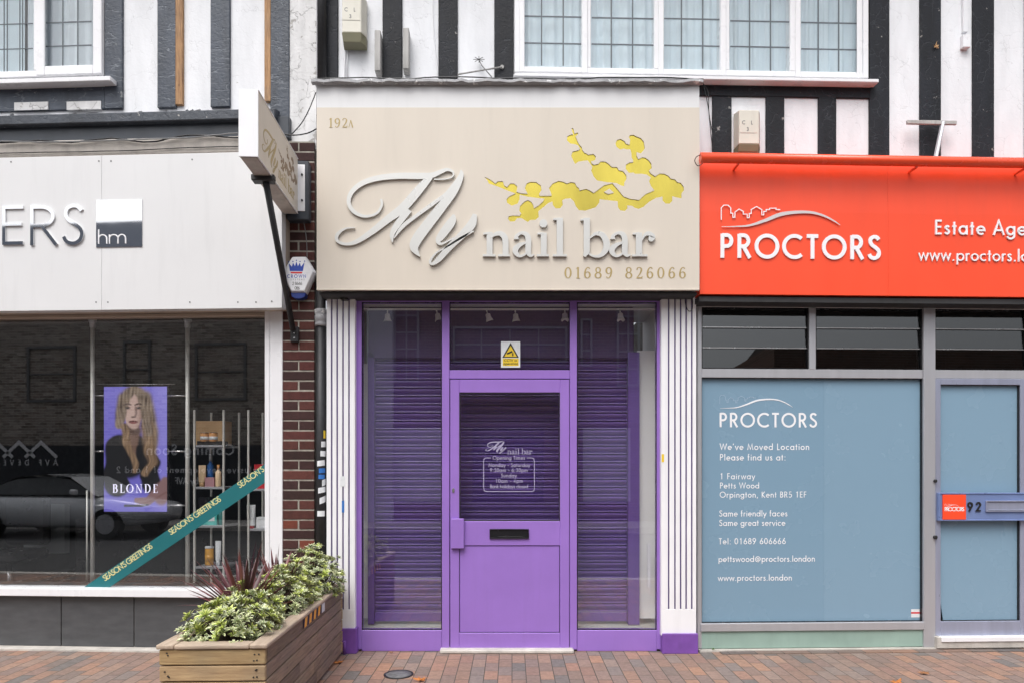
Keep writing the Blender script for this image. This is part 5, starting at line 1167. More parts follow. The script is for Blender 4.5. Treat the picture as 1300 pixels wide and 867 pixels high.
S_.part('sheet', MB().prect(FR, 1156.8, 772.8, 1167.5, 783.2, .0582, .0592), M['sticker_white']); S_.part('stripe', MB().prect(FR, 1156.8, 776.4, 1167.5, 778.4, .0576, .0581), M['red'])
# wall light cover / dome sensor below the cream fascia (left)
m = MB(); c = F0.p(437.5, 376, -.05); m.box(c[0]-.028, c[0]+.028, -.08, -.031, c[1]-.035, c[1]+.03)
Thing('sensor_box', 'small black sensor box under the left end of the cream fascia', 'sensor', F0, (c[0], -.05, c[1]-.035), mb=m, mat=M['black_plastic'], bevel=.006)
# spotlights behind the salon glass
sp0 = None
for i, (x, y, lb) in enumerate([(492, 394, 'first white spotlight at the left end of the row behind the salon glass'), (554, 394, 'white spotlight beside the left mullion of the salon'), (617.5, 394, 'white spotlight left of centre above the purple door'), (654, 394, 'white spotlight above the camera notice'), (717, 394, 'white spotlight beside the right mullion of the salon'), (787, 394, 'white spotlight alone in the right salon pane')]):
    q = px_of(F0, x, y, .212)
    if sp0 is None:
        T = Thing('spotlight', lb, 'spotlight', F0, q, 'spotlights on the rail behind the salon glass')
        T.part('stem', MB().tube([q, (q[0], q[1], q[2]-.03)], .006, 8), M['room_white'])
        m = MB(); m.lathe([(.012, q[2]-.028), (.020, q[2]-.035), (.022, q[2]-.06), (.032, q[2]-.088), (.030, q[2]-.09), (.018, q[2]-.075)], (q[0], q[1]), 14); T.part('lamp_head', m, M['room_white'])
        sp0 = T.o
    else:
        c = copy_thing(sp0, F0.world(q), lb, rotz=i*1.3); c.rotation_euler = (random.uniform(-.3, .3), random.uniform(-.35, .35), 0)

# ================================================================== IN THE HAIR SALON WINDOW
for x, d, r, lb in [(117.5, .20, .0155, 'chrome display pole left of the lit portrait screen'), (238, .20, .0155, 'chrome display pole between the lit screen and the product shelves'), (110.5, .34, .007, 'thin chrome rod just left of the leftmost pole')]:
    a = FL.p(x, 570, d)[0]; T = Thing('display_pole', lb, 'pole', FL, (a, d, zsl1-.005), 'poles standing in the salon window')
    ztop = FL.p(x, 407 if r > .01 else 622, d)[1]
    T.part('tube', MB().lathe([(r, zsl1-.005), (r, ztop)], (a, d), 14), M['pole_silver'])
    if r > .01: T.part('top_fitting', MB().lathe([(r+.002, ztop-.06), (.022, ztop-.055), (.022, ztop-.02), (.03, ztop), (.03, ztop+.012)], (a, d), 14), M['aluminium'])
# lit screen with the portrait
SC = Thing('portrait_screen', 'lit lavender advertising screen showing a woman with long blonde hair', 'screen', FL, px_of(FL, 171, 650, .26))
d = .26; q = FL.rect(132, 490.5, 212, 649, d)
SC.part('screen_case', MB().box(q[0]-.012, q[1]+.012, d+.004, d+.045, q[2]-.015, q[3]+.02), M['black_plastic'], bevel=.004)
def smooth(a, b, x):
    t = max(0., min(1., (x-a)/(b-a))); return t*t*(3-2*t)
def blob(u, v, cx, cy, rx, ry, soft=.25): return 1-smooth(1-soft, 1+soft, math.hypot((u-cx)/rx, (v-cy)/ry))
def seg(u, v, pts, w0, w1, soft=.35):
    best = 9e9; ww = w0; n = len(pts)-1
    for i in range(n):
        (x0, y0), (x1, y1) = pts[i], pts[i+1]; L2 = (x1-x0)**2+(y1-y0)**2; t = max(0, min(1, ((u-x0)*(x1-x0)+(v-y0)*(y1-y0))/L2))
        e = math.hypot(u-x0-t*(x1-x0), v-y0-t*(y1-y0)); w_ = w0+(w1-w0)*(i+t)/n
        if e/w_ < best: best = e/w_
    return 1-smooth(1-soft, 1+soft, best)
def portrait(u, v):
    u0 = u; u = u+(4+7*smooth(280, 560, v))*math.sin(v*.034+2.2*mnoise.noise((u*.006, v*.006, 2.)))*smooth(230, 330, v)*(1-smooth(600, 640, v))
    def over(c, k, m_): return tuple(a*(1-m_)+b*m_ for a, b in zip(c, k))
    c = over((.20, .17, .70), (.34, .30, .86), smooth(300, 430, u)*.7+.3*smooth(300, 100, v))
    st = .5+.22*math.sin(u*.30+5*math.sin(v*.011)+3*mnoise.noise((u*.03, v*.008, 1.)))+.55*mnoise.noise((u*.09+v*.012, v*.009, 7.))
    hair = over((.10, .065, .045), (.50, .38, .28), st*.7+.25*mnoise.noise((u*.02, v*.02, 4.)))
    hair2 = over((.11, .06, .035), (.42, .27, .16), st)
    top = max(seg(u, v, [(150, 420), (130, 560), (140, 640)], 75, 80, .12), seg(u, v, [(300, 420), (340, 520), (350, 640)], 55, 60, .15), blob(u, v, 220, 470, 130, 140, .12))
    c = over(c, hair, max(blob(u, v, 245, 150, 92, 100, .15), seg(u, v, [(185, 130), (160, 220), (150, 290)], 42, 22), seg(u, v, [(305, 130), (335, 260), (350, 400), (345, 470)], 50, 42)))
    c = over(c, (.006, .006, .008), top)
    c = over(c, (.20, .115, .085), max(seg(u, v, [(240, 280), (245, 400)], 40, 28), seg(u, v, [(245, 400), (250, 470)], 25, 8)))
    c = over(c, (.12, .07, .055), blob(u, v, 245, 325, 40, 22, .5))
    c = over(c, hair2, max(seg(u, v, [(185, 300), (205, 400), (235, 480), (250, 560)], 26, 18), seg(u, v, [(325, 300), (345, 420), (350, 520), (320, 575)], 44, 22)))
    f = blob(u, v, 240, 205, 55, 108, .08)
    c = over(c, over((.66, .46, .40), (.30, .18, .145), smooth(250, 295, u)*.8+.25*smooth(260, 310, v)), f)
    c = over(c, hair, max(seg(u, v, [(245, 72), (205, 120), (183, 190), (172, 260)], 22, 18), seg(u, v, [(245, 72), (280, 110), (302, 180), (318, 260), (330, 330)], 18, 26)))
    for ex in (205, 272):
        c = over(c, (.10, .06, .05), seg(u, v, [(ex-22, 168), (ex+2, 160), (ex+20, 167)], 5, 4))
        c = over(c, (.035, .022, .02), blob(u, v, ex, 185, 16, 7, .4)); c = over(c, (.25, .22, .22), blob(u, v, ex-5, 186, 4, 3, .5)*.7)
    c = over(c, (.17, .10, .085), seg(u, v, [(255, 185), (257, 220), (252, 236)], 8, 6)*.7); c = over(c, (.09, .05, .045), blob(u, v, 240, 240, 16, 5, .5)*.8)
    c = over(c, (.30, .09, .09), blob(u, v, 240, 270, 27, 10, .3)); c = over(c, (.10, .03, .03), seg(u, v, [(214, 269), (240, 268), (266, 269)], 3, 3))
    c = over(c, (.30, .17, .17), max(seg(u, v, [(445, 640), (390, 690), (330, 745), (260, 740)], 42, 16, .2), blob(u, v, 410, 700, 50, 70, .2)))
    c = over(c, (.22, .10, .09), seg(u, v, [(440, 690), (360, 740), (250, 770)], 6, 4)*.7)
    c = over(c, (.01, .01, .012), seg(u, v, [(190, 772), (290, 772), (330, 765)], 8, 5)); return c
NX, NY = 66, 128; m = MB()
V = [(q[0]+(q[1]-q[0])*i/NX, d, q[3]+(q[2]-q[3])*j/NY) for j in range(NY+1) for i in range(NX+1)]
m.v = V
for j in range(NY):
    for i in range(NX):
        m.col[len(m.f)] = portrait(60+385*(i+.5)/NX, 58+750*(j+.5)/NY); m.f.append([j*(NX+1)+i, (j+1)*(NX+1)+i, (j+1)*(NX+1)+i+1, j*(NX+1)+i+1]); m.m.append(0); m.sm.append(False)
pm, pt, pb_ = newmat('screen_picture'); at_ = nd(pt, 'ShaderNodeAttribute'); at_.attribute_name = 'tint'
pb_.inputs['Base Color'].default_value = (.01, .01, .01, 1); pt.links.new(at_.outputs['Color'], pb_.inputs['Emission Color']); pb_.inputs['Emission Strength'].default_value = 0.58; pb_.inputs['Roughness'].default_value = .3
PIC = SC.part('screen_picture', m, pm, fix=False)
t_ = MB(); (n0, nz), (n1, _), (_, nz1) = FL.p(142.5, 625, d), FL.p(201, 625, d), FL.p(142, 614, d); serif(t_, 'BLONDE', n0, n1, nz, nz1-nz, d-.002, .001)
SC.part('screen_lettering', t_, emat('screen_white', (.8, .78, .95), .42), PIC)
m = MB()
for x0, x1 in [(120, 132), (212, 236)]:
    for y in (502, 572.5, 641): p, r_ = px_of(FL, x0, y, .245), px_of(FL, x1, y, .245); m.tube([p, r_], .007, 8)
m.tube([px_of(FL, 124, 487.5, .255), px_of(FL, 222, 487.5, .255)], .003, 6)
SC.part('fixing_arm', m, M['steel'])
# teal ribbon on the glass
d = gd-.003; RB = Thing('greeting_ribbon', 'teal paper ribbon with gold greetings slanting across the salon window', 'ribbon', FL, px_of(FL, 118, 747, d))
q = [FL.p(x, y, d) for x, y in [(101.5, 748.3), (134, 748.3), (337.3, 611.5), (337.3, 587.5)]]; RB.part('band', MB().prism(q, d, d+.0012), M['teal'])
for s, x0, y0, x1, y1, tl_ in [("SEASON'S GREETINGS", 133.5, 737.5, 194.5, 694.5, 0), ("SEASON'S GREETINGS", 217, 679, 281.5, 635, 0), ("SEASON'S", 304.5, 619.5, 336.5, 597, 0)]:
    p0, p1 = FL.p(x0, y0, d), FL.p(x1, y1, d); L = math.hypot(p1[0]-p0[0], p1[1]-p0[1]); ux, uz = (p1[0]-p0[0])/L, (p1[1]-p0[1])/L
    t_ = MB(); text(t_, s, 0, L, 0, .046, d-.001, w=.13, at=lambda u, v: (p0[0]+u*ux-v*uz, p0[1]+u*uz+v*ux), thick=.0008); RB.part('lettering', t_, M['yellow_letter'])
# shelf units and the goods on them
def shelf_unit(label, x0, x1, ys, ytop, d0=.34, d1=.62):
    a0, a1 = FL.p(x0, 600, d0)[0], FL.p(x1, 600, d0)[0]; T = Thing('shelf_unit', label, 'shelf', FL, ((a0+a1)/2, d0, .02), 'metal shelf units in the salon window')
    zt_ = FL.p(x1, ytop, d0)[1]; dq = .42
    for a in (a0, a1):
        for dd_ in (d0, d1): T.part('upright', MB().box(a-.008, a+.008, dd_-.008, dd_+.008, .02, zt_), M['pole_silver'], bevel=.002)
    for y in ys:
        z = FL.p(x0, y, d0)[1]; T.part('shelf', MB().box(a0+.009, a1-.009, d0-.004, d1+.004, z-.018, z), M['aluminium'], bevel=.002)
    return T
shelf_unit('taller metal shelf unit of salon products beside the middle pole', 247, 284, (564.5, 617.5, 666.5, 718.5), 520)
shelf_unit('metal shelf unit with the red box at the right edge of the salon window', 315.5, 352, (620, 670.5, 722), 520)
def shelf_z(y, x=265): return FL.p(x, y, .34)[1]
def goods(name, label, cat, x0, x1, ytop, yb, d, kind, m1, m2=None, m3=None, cap=.2):
    a0, a1 = FL.p(x0, 600, d)[0], FL.p(x1, 600, d)[0]; z0 = shelf_z(yb); z1 = FL.p(x0, ytop, d)[1]; a = (a0+a1)/2; r = (a1-a0)/2; h = z1-z0
    T = Thing(name, label, cat, FL, (a, d+r, z0), 'products on the salon shelves')
    if kind == 'box':
        T.part('carton', MB().box(a0, a1, d, d+max(.05, r*1.2), z0, z1), M[m1] if isinstance(m1, str) else m1, bevel=.002)
        if m2: T.part('label_panel', MB().box(a0+r*.25, a1-r*.25, d-.0015, d-.0003, z0+h*.25, z0+h*.7), m2)
    elif kind == 'jar':
        T.part('pot', MB().lathe([(r*.9, z0), (r, z0+h*.06), (r, z0+h*(1-cap)), (r*.92, z0+h*(1-cap)+.004)], (a, d+r), 16), m1)
        T.part('lid', MB().lathe([(r*1.0, z0+h*(1-cap)+.004), (r*1.0, z1-.002), (r*.93, z1)], (a, d+r), 16), m2)
        T.part('label_band', MB().lathe([(r*1.01, z0+h*.2), (r*1.01, z0+h*.55)], (a, d+r), 16), m3 or m2)
    elif kind == 'tube':
        N = 14; V = []; prof = [(0, .62), (cap, .66), (cap+.01, .86), (.6, .97), (1, 1.0)]
        body = [(t, w_) for t, w_ in prof if t > cap]; V = []
        for t, w_ in body:
            fl_ = 1-smooth(.3, 1, t)*.93
            for j in range(N): V.append((a+r*w_*math.cos(6.283*j/N), d+r+r*w_*fl_*.8*math.sin(6.283*j/N), z0+h*t))
        fs = [(i*N+j, i*N+(j+1) % N, (i+1)*N+(j+1) % N, (i+1)*N+j) for i in range(len(body)-1) for j in range(N)]+[tuple(range(N)), tuple(range((len(body)-1)*N, len(body)*N))]
        T.part('tube_body', MB().add(V, fs), m1); T.part('cap', MB().lathe([(r*.62, z0), (r*.66, z0+h*cap)], (a, d+r), 14), m2)
    elif kind == 'bottle':
        T.part('flask', MB().lathe([(r*.95, z0), (r, z0+h*.03), (r, z0+h*.66), (r*.45, z0+h*.74), (r*.4, z0+h*.78)], (a, d+r), 16), m1)
        T.part('cap', MB().lathe([(r*.5, z0+h*.785), (r*.5, z1)], (a, d+r), 12), m2)
    return T
pm_ = lambda n, c, r=.4: mat(n, c, r, var=.06)
copper = pm_('copper_card', (.62, .38, .18)); amber = pm_('amber', (.62, .28, .08), .2); tan = pm_('tan_plastic', (.72, .52, .32)); pink = pm_('pink_card', (.42, .22, .24)); aqua = pm_('aqua_card', (.08, .46, .42)); dteal = pm_('dark_teal', (.02, .16, .15)); honey = pm_('honey', (.62, .30, .03), .2); redc = pm_('red_card', (.55, .02, .03))
goods('display_card', 'copper coloured display card standing behind two amber jars', 'card', 247.5, 284, 534, 564.5, .50, 'box', copper)
goods('display_tray', 'low black tray holding two amber jars on the top shelf', 'tray', 250, 281, 559.5, 564.5, .36, 'box', 'black_plastic')
for x0, x1, lb in [(252, 262, 'amber jar nearer the pole in the black tray'), (263.5, 273.5, 'amber jar farther from the pole in the black tray')]:
    goods('amber_jar', lb, 'jar', x0, x1, 548.5, 560, .345, 'jar', amber, M['black_plastic'], M['sticker_white'], .12)
goods('cosmetic_tube', 'tan cosmetic tube left on the second shelf', 'tube', 249.5, 259, 590, 617.5, .38, 'tube', tan, copper)
goods('carton', 'small pink carton between the tan tube and tan bottle', 'box', 260, 271.5, 605.5, 617.5, .38, 'box', pink)
goods('cosmetic_bottle', 'tan bottle right on the second shelf', 'bottle', 272, 279, 589.5, 617.5, .38, 'bottle', tan, amber)
goods('carton', 'aqua patterned carton on the shelf below the ribbon', 'box', 254, 275, 646, 666.5, .38, 'box', aqua, M['sticker_white'])
goods('cosmetic_bottle', 'dark teal bottle beside the aqua carton', 'bottle', 276, 282.5, 643, 666.5, .38, 'bottle', dteal, dteal)
goods('honey_jar', 'jar of golden capsules on the lowest shelf', 'jar', 258, 268.5, 693.5, 718.5, .38, 'jar', honey, M['sticker_white'], honey, .13)
goods('cosmetic_tube', 'slim white tube beside the golden jar', 'tube', 271.5, 279, 686.5, 718.5, .38, 'tube', M['sticker_white'], M['sticker_white'])
goods('carton', 'red carton half behind the ribbon at the window edge', 'box', 322.5, 340, 589, 620, .38, 'box', redc, M['sticker_white'])
goods('pouch', 'black wash bag leaning on the third shelf behind the ribbon', 'bag', 252, 274, 630, 666.5, .46, 'box', 'black_plastic')
goods('cosmetic_bottle', 'small pale bottle at the back of the second shelf', 'bottle', 262, 269, 576, 617.5, .48, 'bottle', M['sticker_blue'], M['sticker_white'])
goods('cosmetic_tube', 'white tube standing on a red cap', 'tube', 311, 322, 640.5, 670.5, .335, 'tube', M['sticker_white'], redc, cap=.12)
goods('carton', 'low white carton beside the red capped tube', 'box', 325, 342, 656, 670.5, .38, 'box', 'sticker_white')
ch = Thing('salon_chair', 'black salon chair in the dim room behind the left pane', 'chair', FL, px_of(FL, 12, 740, 1.6))
q = px_of(FL, 12, 660, 1.6); m = MB(); m.lathe([(.03, .02), (.03, .45)], (q[0], 1.6), 12); ch.part('pedestal', m, M['steel'])
ch.part('base', MB().lathe([(.26, .02), (.25, .04), (.05, .06)], (q[0], 1.6), 20), M['steel']); ch.part('seat', MB().box(q[0]-.25, q[0]+.25, 1.35, 1.85, .45, .56), M['black_plastic'], bevel=.03); ch.part('backrest', MB().box(q[0]-.24, q[0]+.24, 1.80, 1.90, .58, 1.1), M['black_plastic'], bevel=.04)

# ================================================================== ON THE PAVEMENT
def ground(px, py, z=0.0):
    t = (z-1.4)/((HOR-py)/FPX); return ((px-CXP)/FPX*t, -5.2+t)
FP = Frame(-1.262, yp=-.07, theta=R(1.6))
PW, PLN, PH = .515, 1.745, .53
PB = Thing('planter_box', 'long weathered timber planter box standing end on to the shops', 'planter', FP, (-PW/2, -PLN/2, 0))
rnd = random.Random(9); PHB = PH-.024; nb = 6; bh = (PHB-.02)/nb
for side in ('front', 'back'):
    m = MB()
    for i in range(nb):
        z0 = .02+i*bh; j = rnd.uniform(-.002, .002); dq = -PLN if side == 'front' else -.024
        g_ = rnd.uniform(.8, 1.12); m.box(-PW, 0, dq+j, dq+.024+j, z0+.003, z0+bh-.003, col=(g_*1.03, g_, g_*rnd.uniform(.82, .98)))
    PB.part('end_panel', m, M['planter_end'], bevel=.004)
for i in range(nb):
    z0 = .02+i*bh
    for a in (-PW+.035, -PW+.05, -.035, -.05): 
        for zz in (z0+bh*.28, z0+bh*.72):
            if rnd.random() < .75: c = (a+rnd.uniform(-.008, .008), zz+rnd.uniform(-.008, .008)); PB.part('nail', MB().prism(arc(c[0], c[1], .0042, .0036, 0, 320, 9), -PLN-.004, -PLN+.004), M['black_iron'])
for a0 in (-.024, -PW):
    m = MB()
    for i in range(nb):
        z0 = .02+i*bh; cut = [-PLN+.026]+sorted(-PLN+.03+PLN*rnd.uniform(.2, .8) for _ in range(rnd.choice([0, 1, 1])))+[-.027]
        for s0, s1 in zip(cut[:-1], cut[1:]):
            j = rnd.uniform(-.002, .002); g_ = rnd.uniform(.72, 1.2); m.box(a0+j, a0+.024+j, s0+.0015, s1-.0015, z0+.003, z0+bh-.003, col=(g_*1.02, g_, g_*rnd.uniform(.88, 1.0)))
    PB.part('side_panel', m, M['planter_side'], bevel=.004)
PB.part('rim', MB().box(-.075, .012, -PLN-.012, .006, PH-.023, PH), M['planter_rim'], bevel=.007, seg=2); PB.part('rim', MB().box(-PW-.012, -PW+.075, -PLN-.012, .006, PH-.023, PH), M['planter_rim'], bevel=.007, seg=2)
PB.part('rim', MB().box(-PW+.076, -.076, -PLN-.012, -PLN+.07, PH-.024, PH-.001), M['planter_rim_end'], bevel=.007, seg=2); PB.part('rim', MB().box(-PW+.076, -.076, -.07, .006, PH-.024, PH-.001), M['planter_rim_end'], bevel=.007, seg=2)
m = MB(); NN = 12; V = [(-PW+.026+(PW-.052)*i/NN, -PLN+.026+(PLN-.052)*j/24, PH-.06+.02*mnoise.noise((i*.7, j*.7, 0))) for j in range(25) for i in range(NN+1)]
m.add(V, [(j*(NN+1)+i, j*(NN+1)+i+1, (j+1)*(NN+1)+i+1, (j+1)*(NN+1)+i) for j in range(24) for i in range(NN)]); PB.part('soil', m, M['soil'], fix=False)
# hazard tape on the side, near the far end
ht = Thing('hazard_tape', 'short strip of black and orange hazard tape on the side of the planter', 'tape', FP, (.004, -.62, .47)); n0, n1, z0, z1 = -1.08, -.57, PH-.082, PH-.027
m = MB().box(.0035, .0045, n0, n1, z0, z1); ht.part('strip', m, M['black_ink'])
m = MB()
for i in range(4):
    u = n0+.02+i*.104; m.add([(.0050, u, z0), (.0050, u+.054, z0), (.0050, u+.072, z1), (.0050, u+.018, z1)], [(0, 1, 2, 3)])
ht.part('stripe', m, M['hazard_orange']); ht.part('end_patch', MB().box(.0046, .0056, n1-.075, n1, z0, z1), M['sticker_white'])

def leaf(m, base, dir_, up, L, W_, cg, ce, bend):
    d_ = dir_.normalized(); s = d_.cross(up).normalized(); u = s.cross(d_).normalized(); rows = [(0.0, .12), (.3, .8), (.62, 1.0), (.86, .62), (1.0, .06)]; V = []
    for t, wd in rows:
        c = base+d_*(L*t)+u*(bend*L*(t-t*t*1.3)); h = W_/2*wd
        V += [c-s*h+u*h*.35, c-s*h*.48+u*h*.05, c, c+s*h*.48+u*h*.05, c+s*h+u*h*.35]
    o = len(m.v); m.v += [tuple(q) for q in V]
    for i in range(4):
        for j in range(4):
            m.col[len(m.f)] = ce if (j in (0, 3) or i == 3) else cg
            m.f.append([o+i*5+j, o+i*5+j+1, o+(i+1)*5+j+1, o+(i+1)*5+j]); m.m.append(0); m.sm.append(True)
def shrub(label, a, n, rx, rn, h, nros, seed, tone):
    rnd = random.Random(seed); T = Thing('variegated_shrub', label, 'shrub', FP, (a, n, PH-.055), 'variegated shrubs in the timber planter')
    fo, st = MB(), MB(); ctr = Vector((a, n, PH-.04))
    for k in range(nros):
        while True:
            v = Vector((rnd.gauss(0, 1), rnd.gauss(0, 1), abs(rnd.gauss(0, .9))+.02)).normalized()
            if v.z > .02: break
        lump = 1+.22*mnoise.noise(v*2.3+Vector((seed, 0, 0)))+.12*mnoise.noise(v*5.1)
        rr = lump*(rnd.uniform(.86, 1.03) if rnd.random() < .75 else rnd.uniform(.55, .86))
        p = ctr+Vector((v.x*rx*rr, v.y*rn*rr, v.z*h*rr))
        p.x = max(-PW-.03, min(.05 if seed == 5 else -.045, p.x)); up = (v*.8+Vector((0, 0, .75))+Vector((rnd.gauss(0, .2), rnd.gauss(0, .2), 0))).normalized()
        st.tube([tuple(ctr+Vector((v.x*rx*.25, v.y*rn*.25, -.01))), tuple(p)], .0022, 4, cap=False)
        yel = rnd.random(); s0 = up.orthogonal().normalized(); s1 = up.cross(s0); sz = rnd.uniform(.7, 1.3)
        for i in range(rnd.randint(13, 16)):
            an = i*2.399+rnd.uniform(-.3, .3); el = .30+.95*(i/15)+rnd.uniform(-.15, .15)
            dr = (s0*math.cos(an)+s1*math.sin(an))*math.cos(el)+up*math.sin(el)
            L = rnd.uniform(.030, .046)*sz*(1-.3*i/15)
            if yel < tone: cg, ce = (.25, .37, .06), (.74, .78, .24)
            elif yel < tone+.3: cg, ce = (.16, .25, .085), (.78, .79, .46)
            else: cg, ce = (.12, .20, .075), (.70, .73, .46)
            if rnd.random() < .12: ce = (.78, .78, .6)
            k_ = rnd.uniform(.6, 1.12); leaf(fo, p+up*.003, dr, up, L, L*.31, sc3(cg, k_), sc3(ce, k_), rnd.uniform(-.05, .35))
    T.part('foliage', fo, M['leafmat'], fix=False); T.part('stems', st, M['bark'], fix=False); return T
shrub('bright yellow green variegated shrub spilling over the near end of the planter', -.24, -1.47, .255, .24, .21, 250, 1, .5)
shrub('grey green variegated shrub in front of the larger dark red cordyline', -.31, -1.17, .23, .22, .19, 210, 2, .28)
shrub('variegated shrub right of the larger cordyline against the planter rim', -.17, -.88, .185, .24, .235, 190, 3, .45)
shrub('variegated shrub by the hazard tape in front of the smaller cordyline', -.22, -.60, .21, .22, .25, 170, 4, .4)
shrub('tallest variegated shrub at the far end of the planter by the pilaster', -.16, -.26, .225, .25, .31, 250, 5, .22)
def cordyline(label, a, n, nl_, L0, seed, spread):
    rnd = random.Random(seed); T = Thing('cordyline', label, 'plant', FP, (a, n, PH-.05), 'dark red cordylines in the planter'); m = MB()
    for i in range(nl_):
        an = i*2.399; el = R(rnd.uniform(88-spread*math.sqrt((i+.5)/nl_)*1.0, 90-spread*.75*math.sqrt((i+.3)/nl_))); L = L0*rnd.uniform(.75, 1.08); d_ = Vector((math.cos(an)*math.cos(el), math.sin(an)*math.cos(el), math.sin(el)))
        s = d_.cross(Vector((0, 0, 1))); s = (s if s.length > .05 else Vector((1, 0, 0))).normalized(); u = s.cross(d_); W_ = rnd.uniform(.020, .032); V = []
        c_ = sc3(rnd.choice([(.10, .028, .034), (.15, .036, .045), (.075, .026, .03), (.20, .07, .065)]), rnd.uniform(.8, 1.25)); dr = rnd.uniform(.02, .16)*(1.2-math.sin(el))
        for k in range(9):
            t = k/8; c = Vector((a, n, PH-.04))+d_*(L*t)+Vector((0, 0, -dr*L*2.6*t*t)); h = W_/2*(min(1, .45+t*2.2) if t < .3 else (1-((t-.3)/.7)**2)*1.1+.02)
            V += [c-s*h+u*h*.5, c, c+s*h+u*h*.5]
        m.add(V, [(3*k+j, 3*k+j+1, 3*k+j+4, 3*k+j+3) for k in range(8) for j in (0, 1)], 0, c_, True)
    T.part('leaves', m, M['leafmat'], fix=False); T.part('stem', MB().lathe([(.02, PH-.06), (.012, PH+.02)], (a, n), 8), M['bark'])
cordyline('larger dark red cordyline with long sword leaves in the planter', -.36, -1.02, 54, .50, 1, 68)
cordyline('smaller dark red cordyline near the far end of the planter', -.35, -.47, 30, .38, 2, 48)
# fallen leaves, iron cover
for i, (px, py, r, mi, lb) in enumerate([(429, 842, .055, 0, 'orange fallen leaf on the paving beside the planter'), (535, 864, .058, 0, 'orange fallen leaf in front of the iron cover at the bottom edge'), (1172, 855, .050, 1, 'curled brown fallen leaf in front of the estate agent door'), (1137, 867.5, .06, 0, 'tan orange fallen leaf at the bottom edge before the blue window'), (497, 829, .022, 1, 'small brown leaf fragment near the left purple rail'), (437, 829.5, .02, 2, 'tiny tan leaf fragment by the left pilaster plinth')]):
    x, y = ground(px, py); T = Thing('fallen_leaf', lb, 'leaf', F0, (x, y, .003), 'fallen leaves on the paving', leaf_mesh(r, 20+i, True, (x, y, .003)), lm[mi], fix=False)
    T.o.rotation_euler = (0, 0, i*1.7)
x, y = ground(506, 856); IC = Thing('iron_cover', 'small oval iron cover set in the block paving', 'cover', F0, (x, y, 0))
IC.part('ring', MB().lathe([(.100, .002), (.100, .006), (.086, .006), (.086, .003)], (x, y), 24), M['black_iron']); IC.part('lid', MB().lathe([(.0855, .002), (.0855, .0052), (.03, .0062), (.0, .0062)], (x, y), 24), mat('worn_iron', (.13, .13, .135), .7, var=.3, scale=30, bumps=.5, bscale=80))
for i, (px, lb) in enumerate([(437.5, 'purple stub bolt on the left pilaster plinth'), ]):
    q = px_of(F0, px, 818, -.06); Thing('stub_bolt', lb, 'bolt', F0, (q[0], -.06, 0), mb=MB().lathe([(.011, .0), (.011, .095), (.008, .10)], (q[0], -.062), 10), mat=M['purple_plinth'])
# weeds at the foot of the walls
for i, (px, py, lb) in enumerate([(447, 826, 'tiny green weed at the foot of the left pilaster'), (905, 826.5, 'tiny weed at the foot of the green riser')]):
    F_ = F0; x, y = ground(px, py); m = MB(); rnd = random.Random(i)
    for k in range(16):
        an = rnd.uniform(0, 6.28); leaf(m, Vector((x, y, .005)), Vector((math.cos(an), math.sin(an), rnd.uniform(.2, 1.2))), Vector((0, 0, 1)), rnd.uniform(.015, .03), .008, (.07, .13, .03), (.09, .15, .04), .2)
    Thing('weed', lb, 'weed', F0, (x, y, 0), mb=m, mat=M['leafmat'], fix=False)

M['far_trim'] = mat('far_trim', (0.30, 0.30, 0.32), 0.6)
# ================================================================== THE OTHER SIDE OF THE STREET (seen in the glass)
def refl(F, dg, px, py, L):
    o = F.loc(EYE); om = F.world((o.x, 2*dg-o.y, o.z)); q = F.p(px, py, dg); p = F.world((q[0], dg, q[1]))
    t = (-L-om.y)/(p.y-om.y); return om+(p-om)*t
FO_ = Frame(0, yp=-12.2, theta=math.pi)      # local a runs towards -x, depth runs away from the shops
def wnd(T, F, a0, a1, z0, z1, d, frame, glassm, bars=(1, 2), th=.05):
    m = MB(); frame_ring(m, a0, a1, z0, z1, th, d-.03, d+.06)
    for i in range(1, bars[0]): x = a0+(a1-a0)*i/bars[0]; m.box(x-.018, x+.018, d-.02, d+.03, z0+th, z1-th)
    for i in range(1, bars[1]): z = z0+(z1-z0)*i/bars[1]; m.box(a0+th, a1-th, d-.018, d+.028, z-.018, z+.018)
    W_ = T.part('window', m, frame); T.part('pane', MB().box(a0+th*.5, a1-th*.5, d+.031, d+.04, z0+th*.5, z1-th*.5), glassm, W_)
xb = [refl(FL, .06, x, 500, 12.6).x for x in (-420, 340)]
OB = Thing('brick_building', 'brick building across the street mirrored in the salon window', 'building', FO_, (-(xb[0]+xb[1])/2, .4, 0))
A0, A1 = -xb[1], -xb[0]; OB.part('wall', MB().box(A0, A1, .4, 7, -.1, 7.0), M['far_brick'])
OB.part('roof', MB().add([(A0-.2, .1, 6.95), (A1+.2, .1, 6.95), (A1+.2, 3.5, 9.1), (A0-.2, 3.5, 9.1), (A0-.2, 7.2, 6.95), (A1+.2, 7.2, 6.95)], [(0, 1, 2, 3), (3, 2, 5, 4), (0, 3, 4), (1, 5, 2), (0, 4, 5, 1)]), M['far_roof'])
for x0, x1, y0, y1 in [(35, 97, 440, 510), (157, 192, 433, 505), (248, 313, 436, 508), (-110, -50, 440, 510)]:
    p, r_ = refl(FL, .06, x0, y0, 12.6), refl(FL, .06, x1, y1, 12.6); wnd(OB, FO_, -r_.x, -p.x, r_.z, p.z, .385, M['grey_ink'], M['far_glass'], (1, 2), .07)
x1 = refl(F0, .05, 430, 500, 12.6).x; x2 = refl(F0, .05, 860, 500, 12.6).x
RB_ = Thing('rendered_building', 'pale rendered building across the street mirrored in the nail salon glass', 'building', FO_, (-(x1+x2)/2, .3, 0)); A0, A1 = -x2, -x1
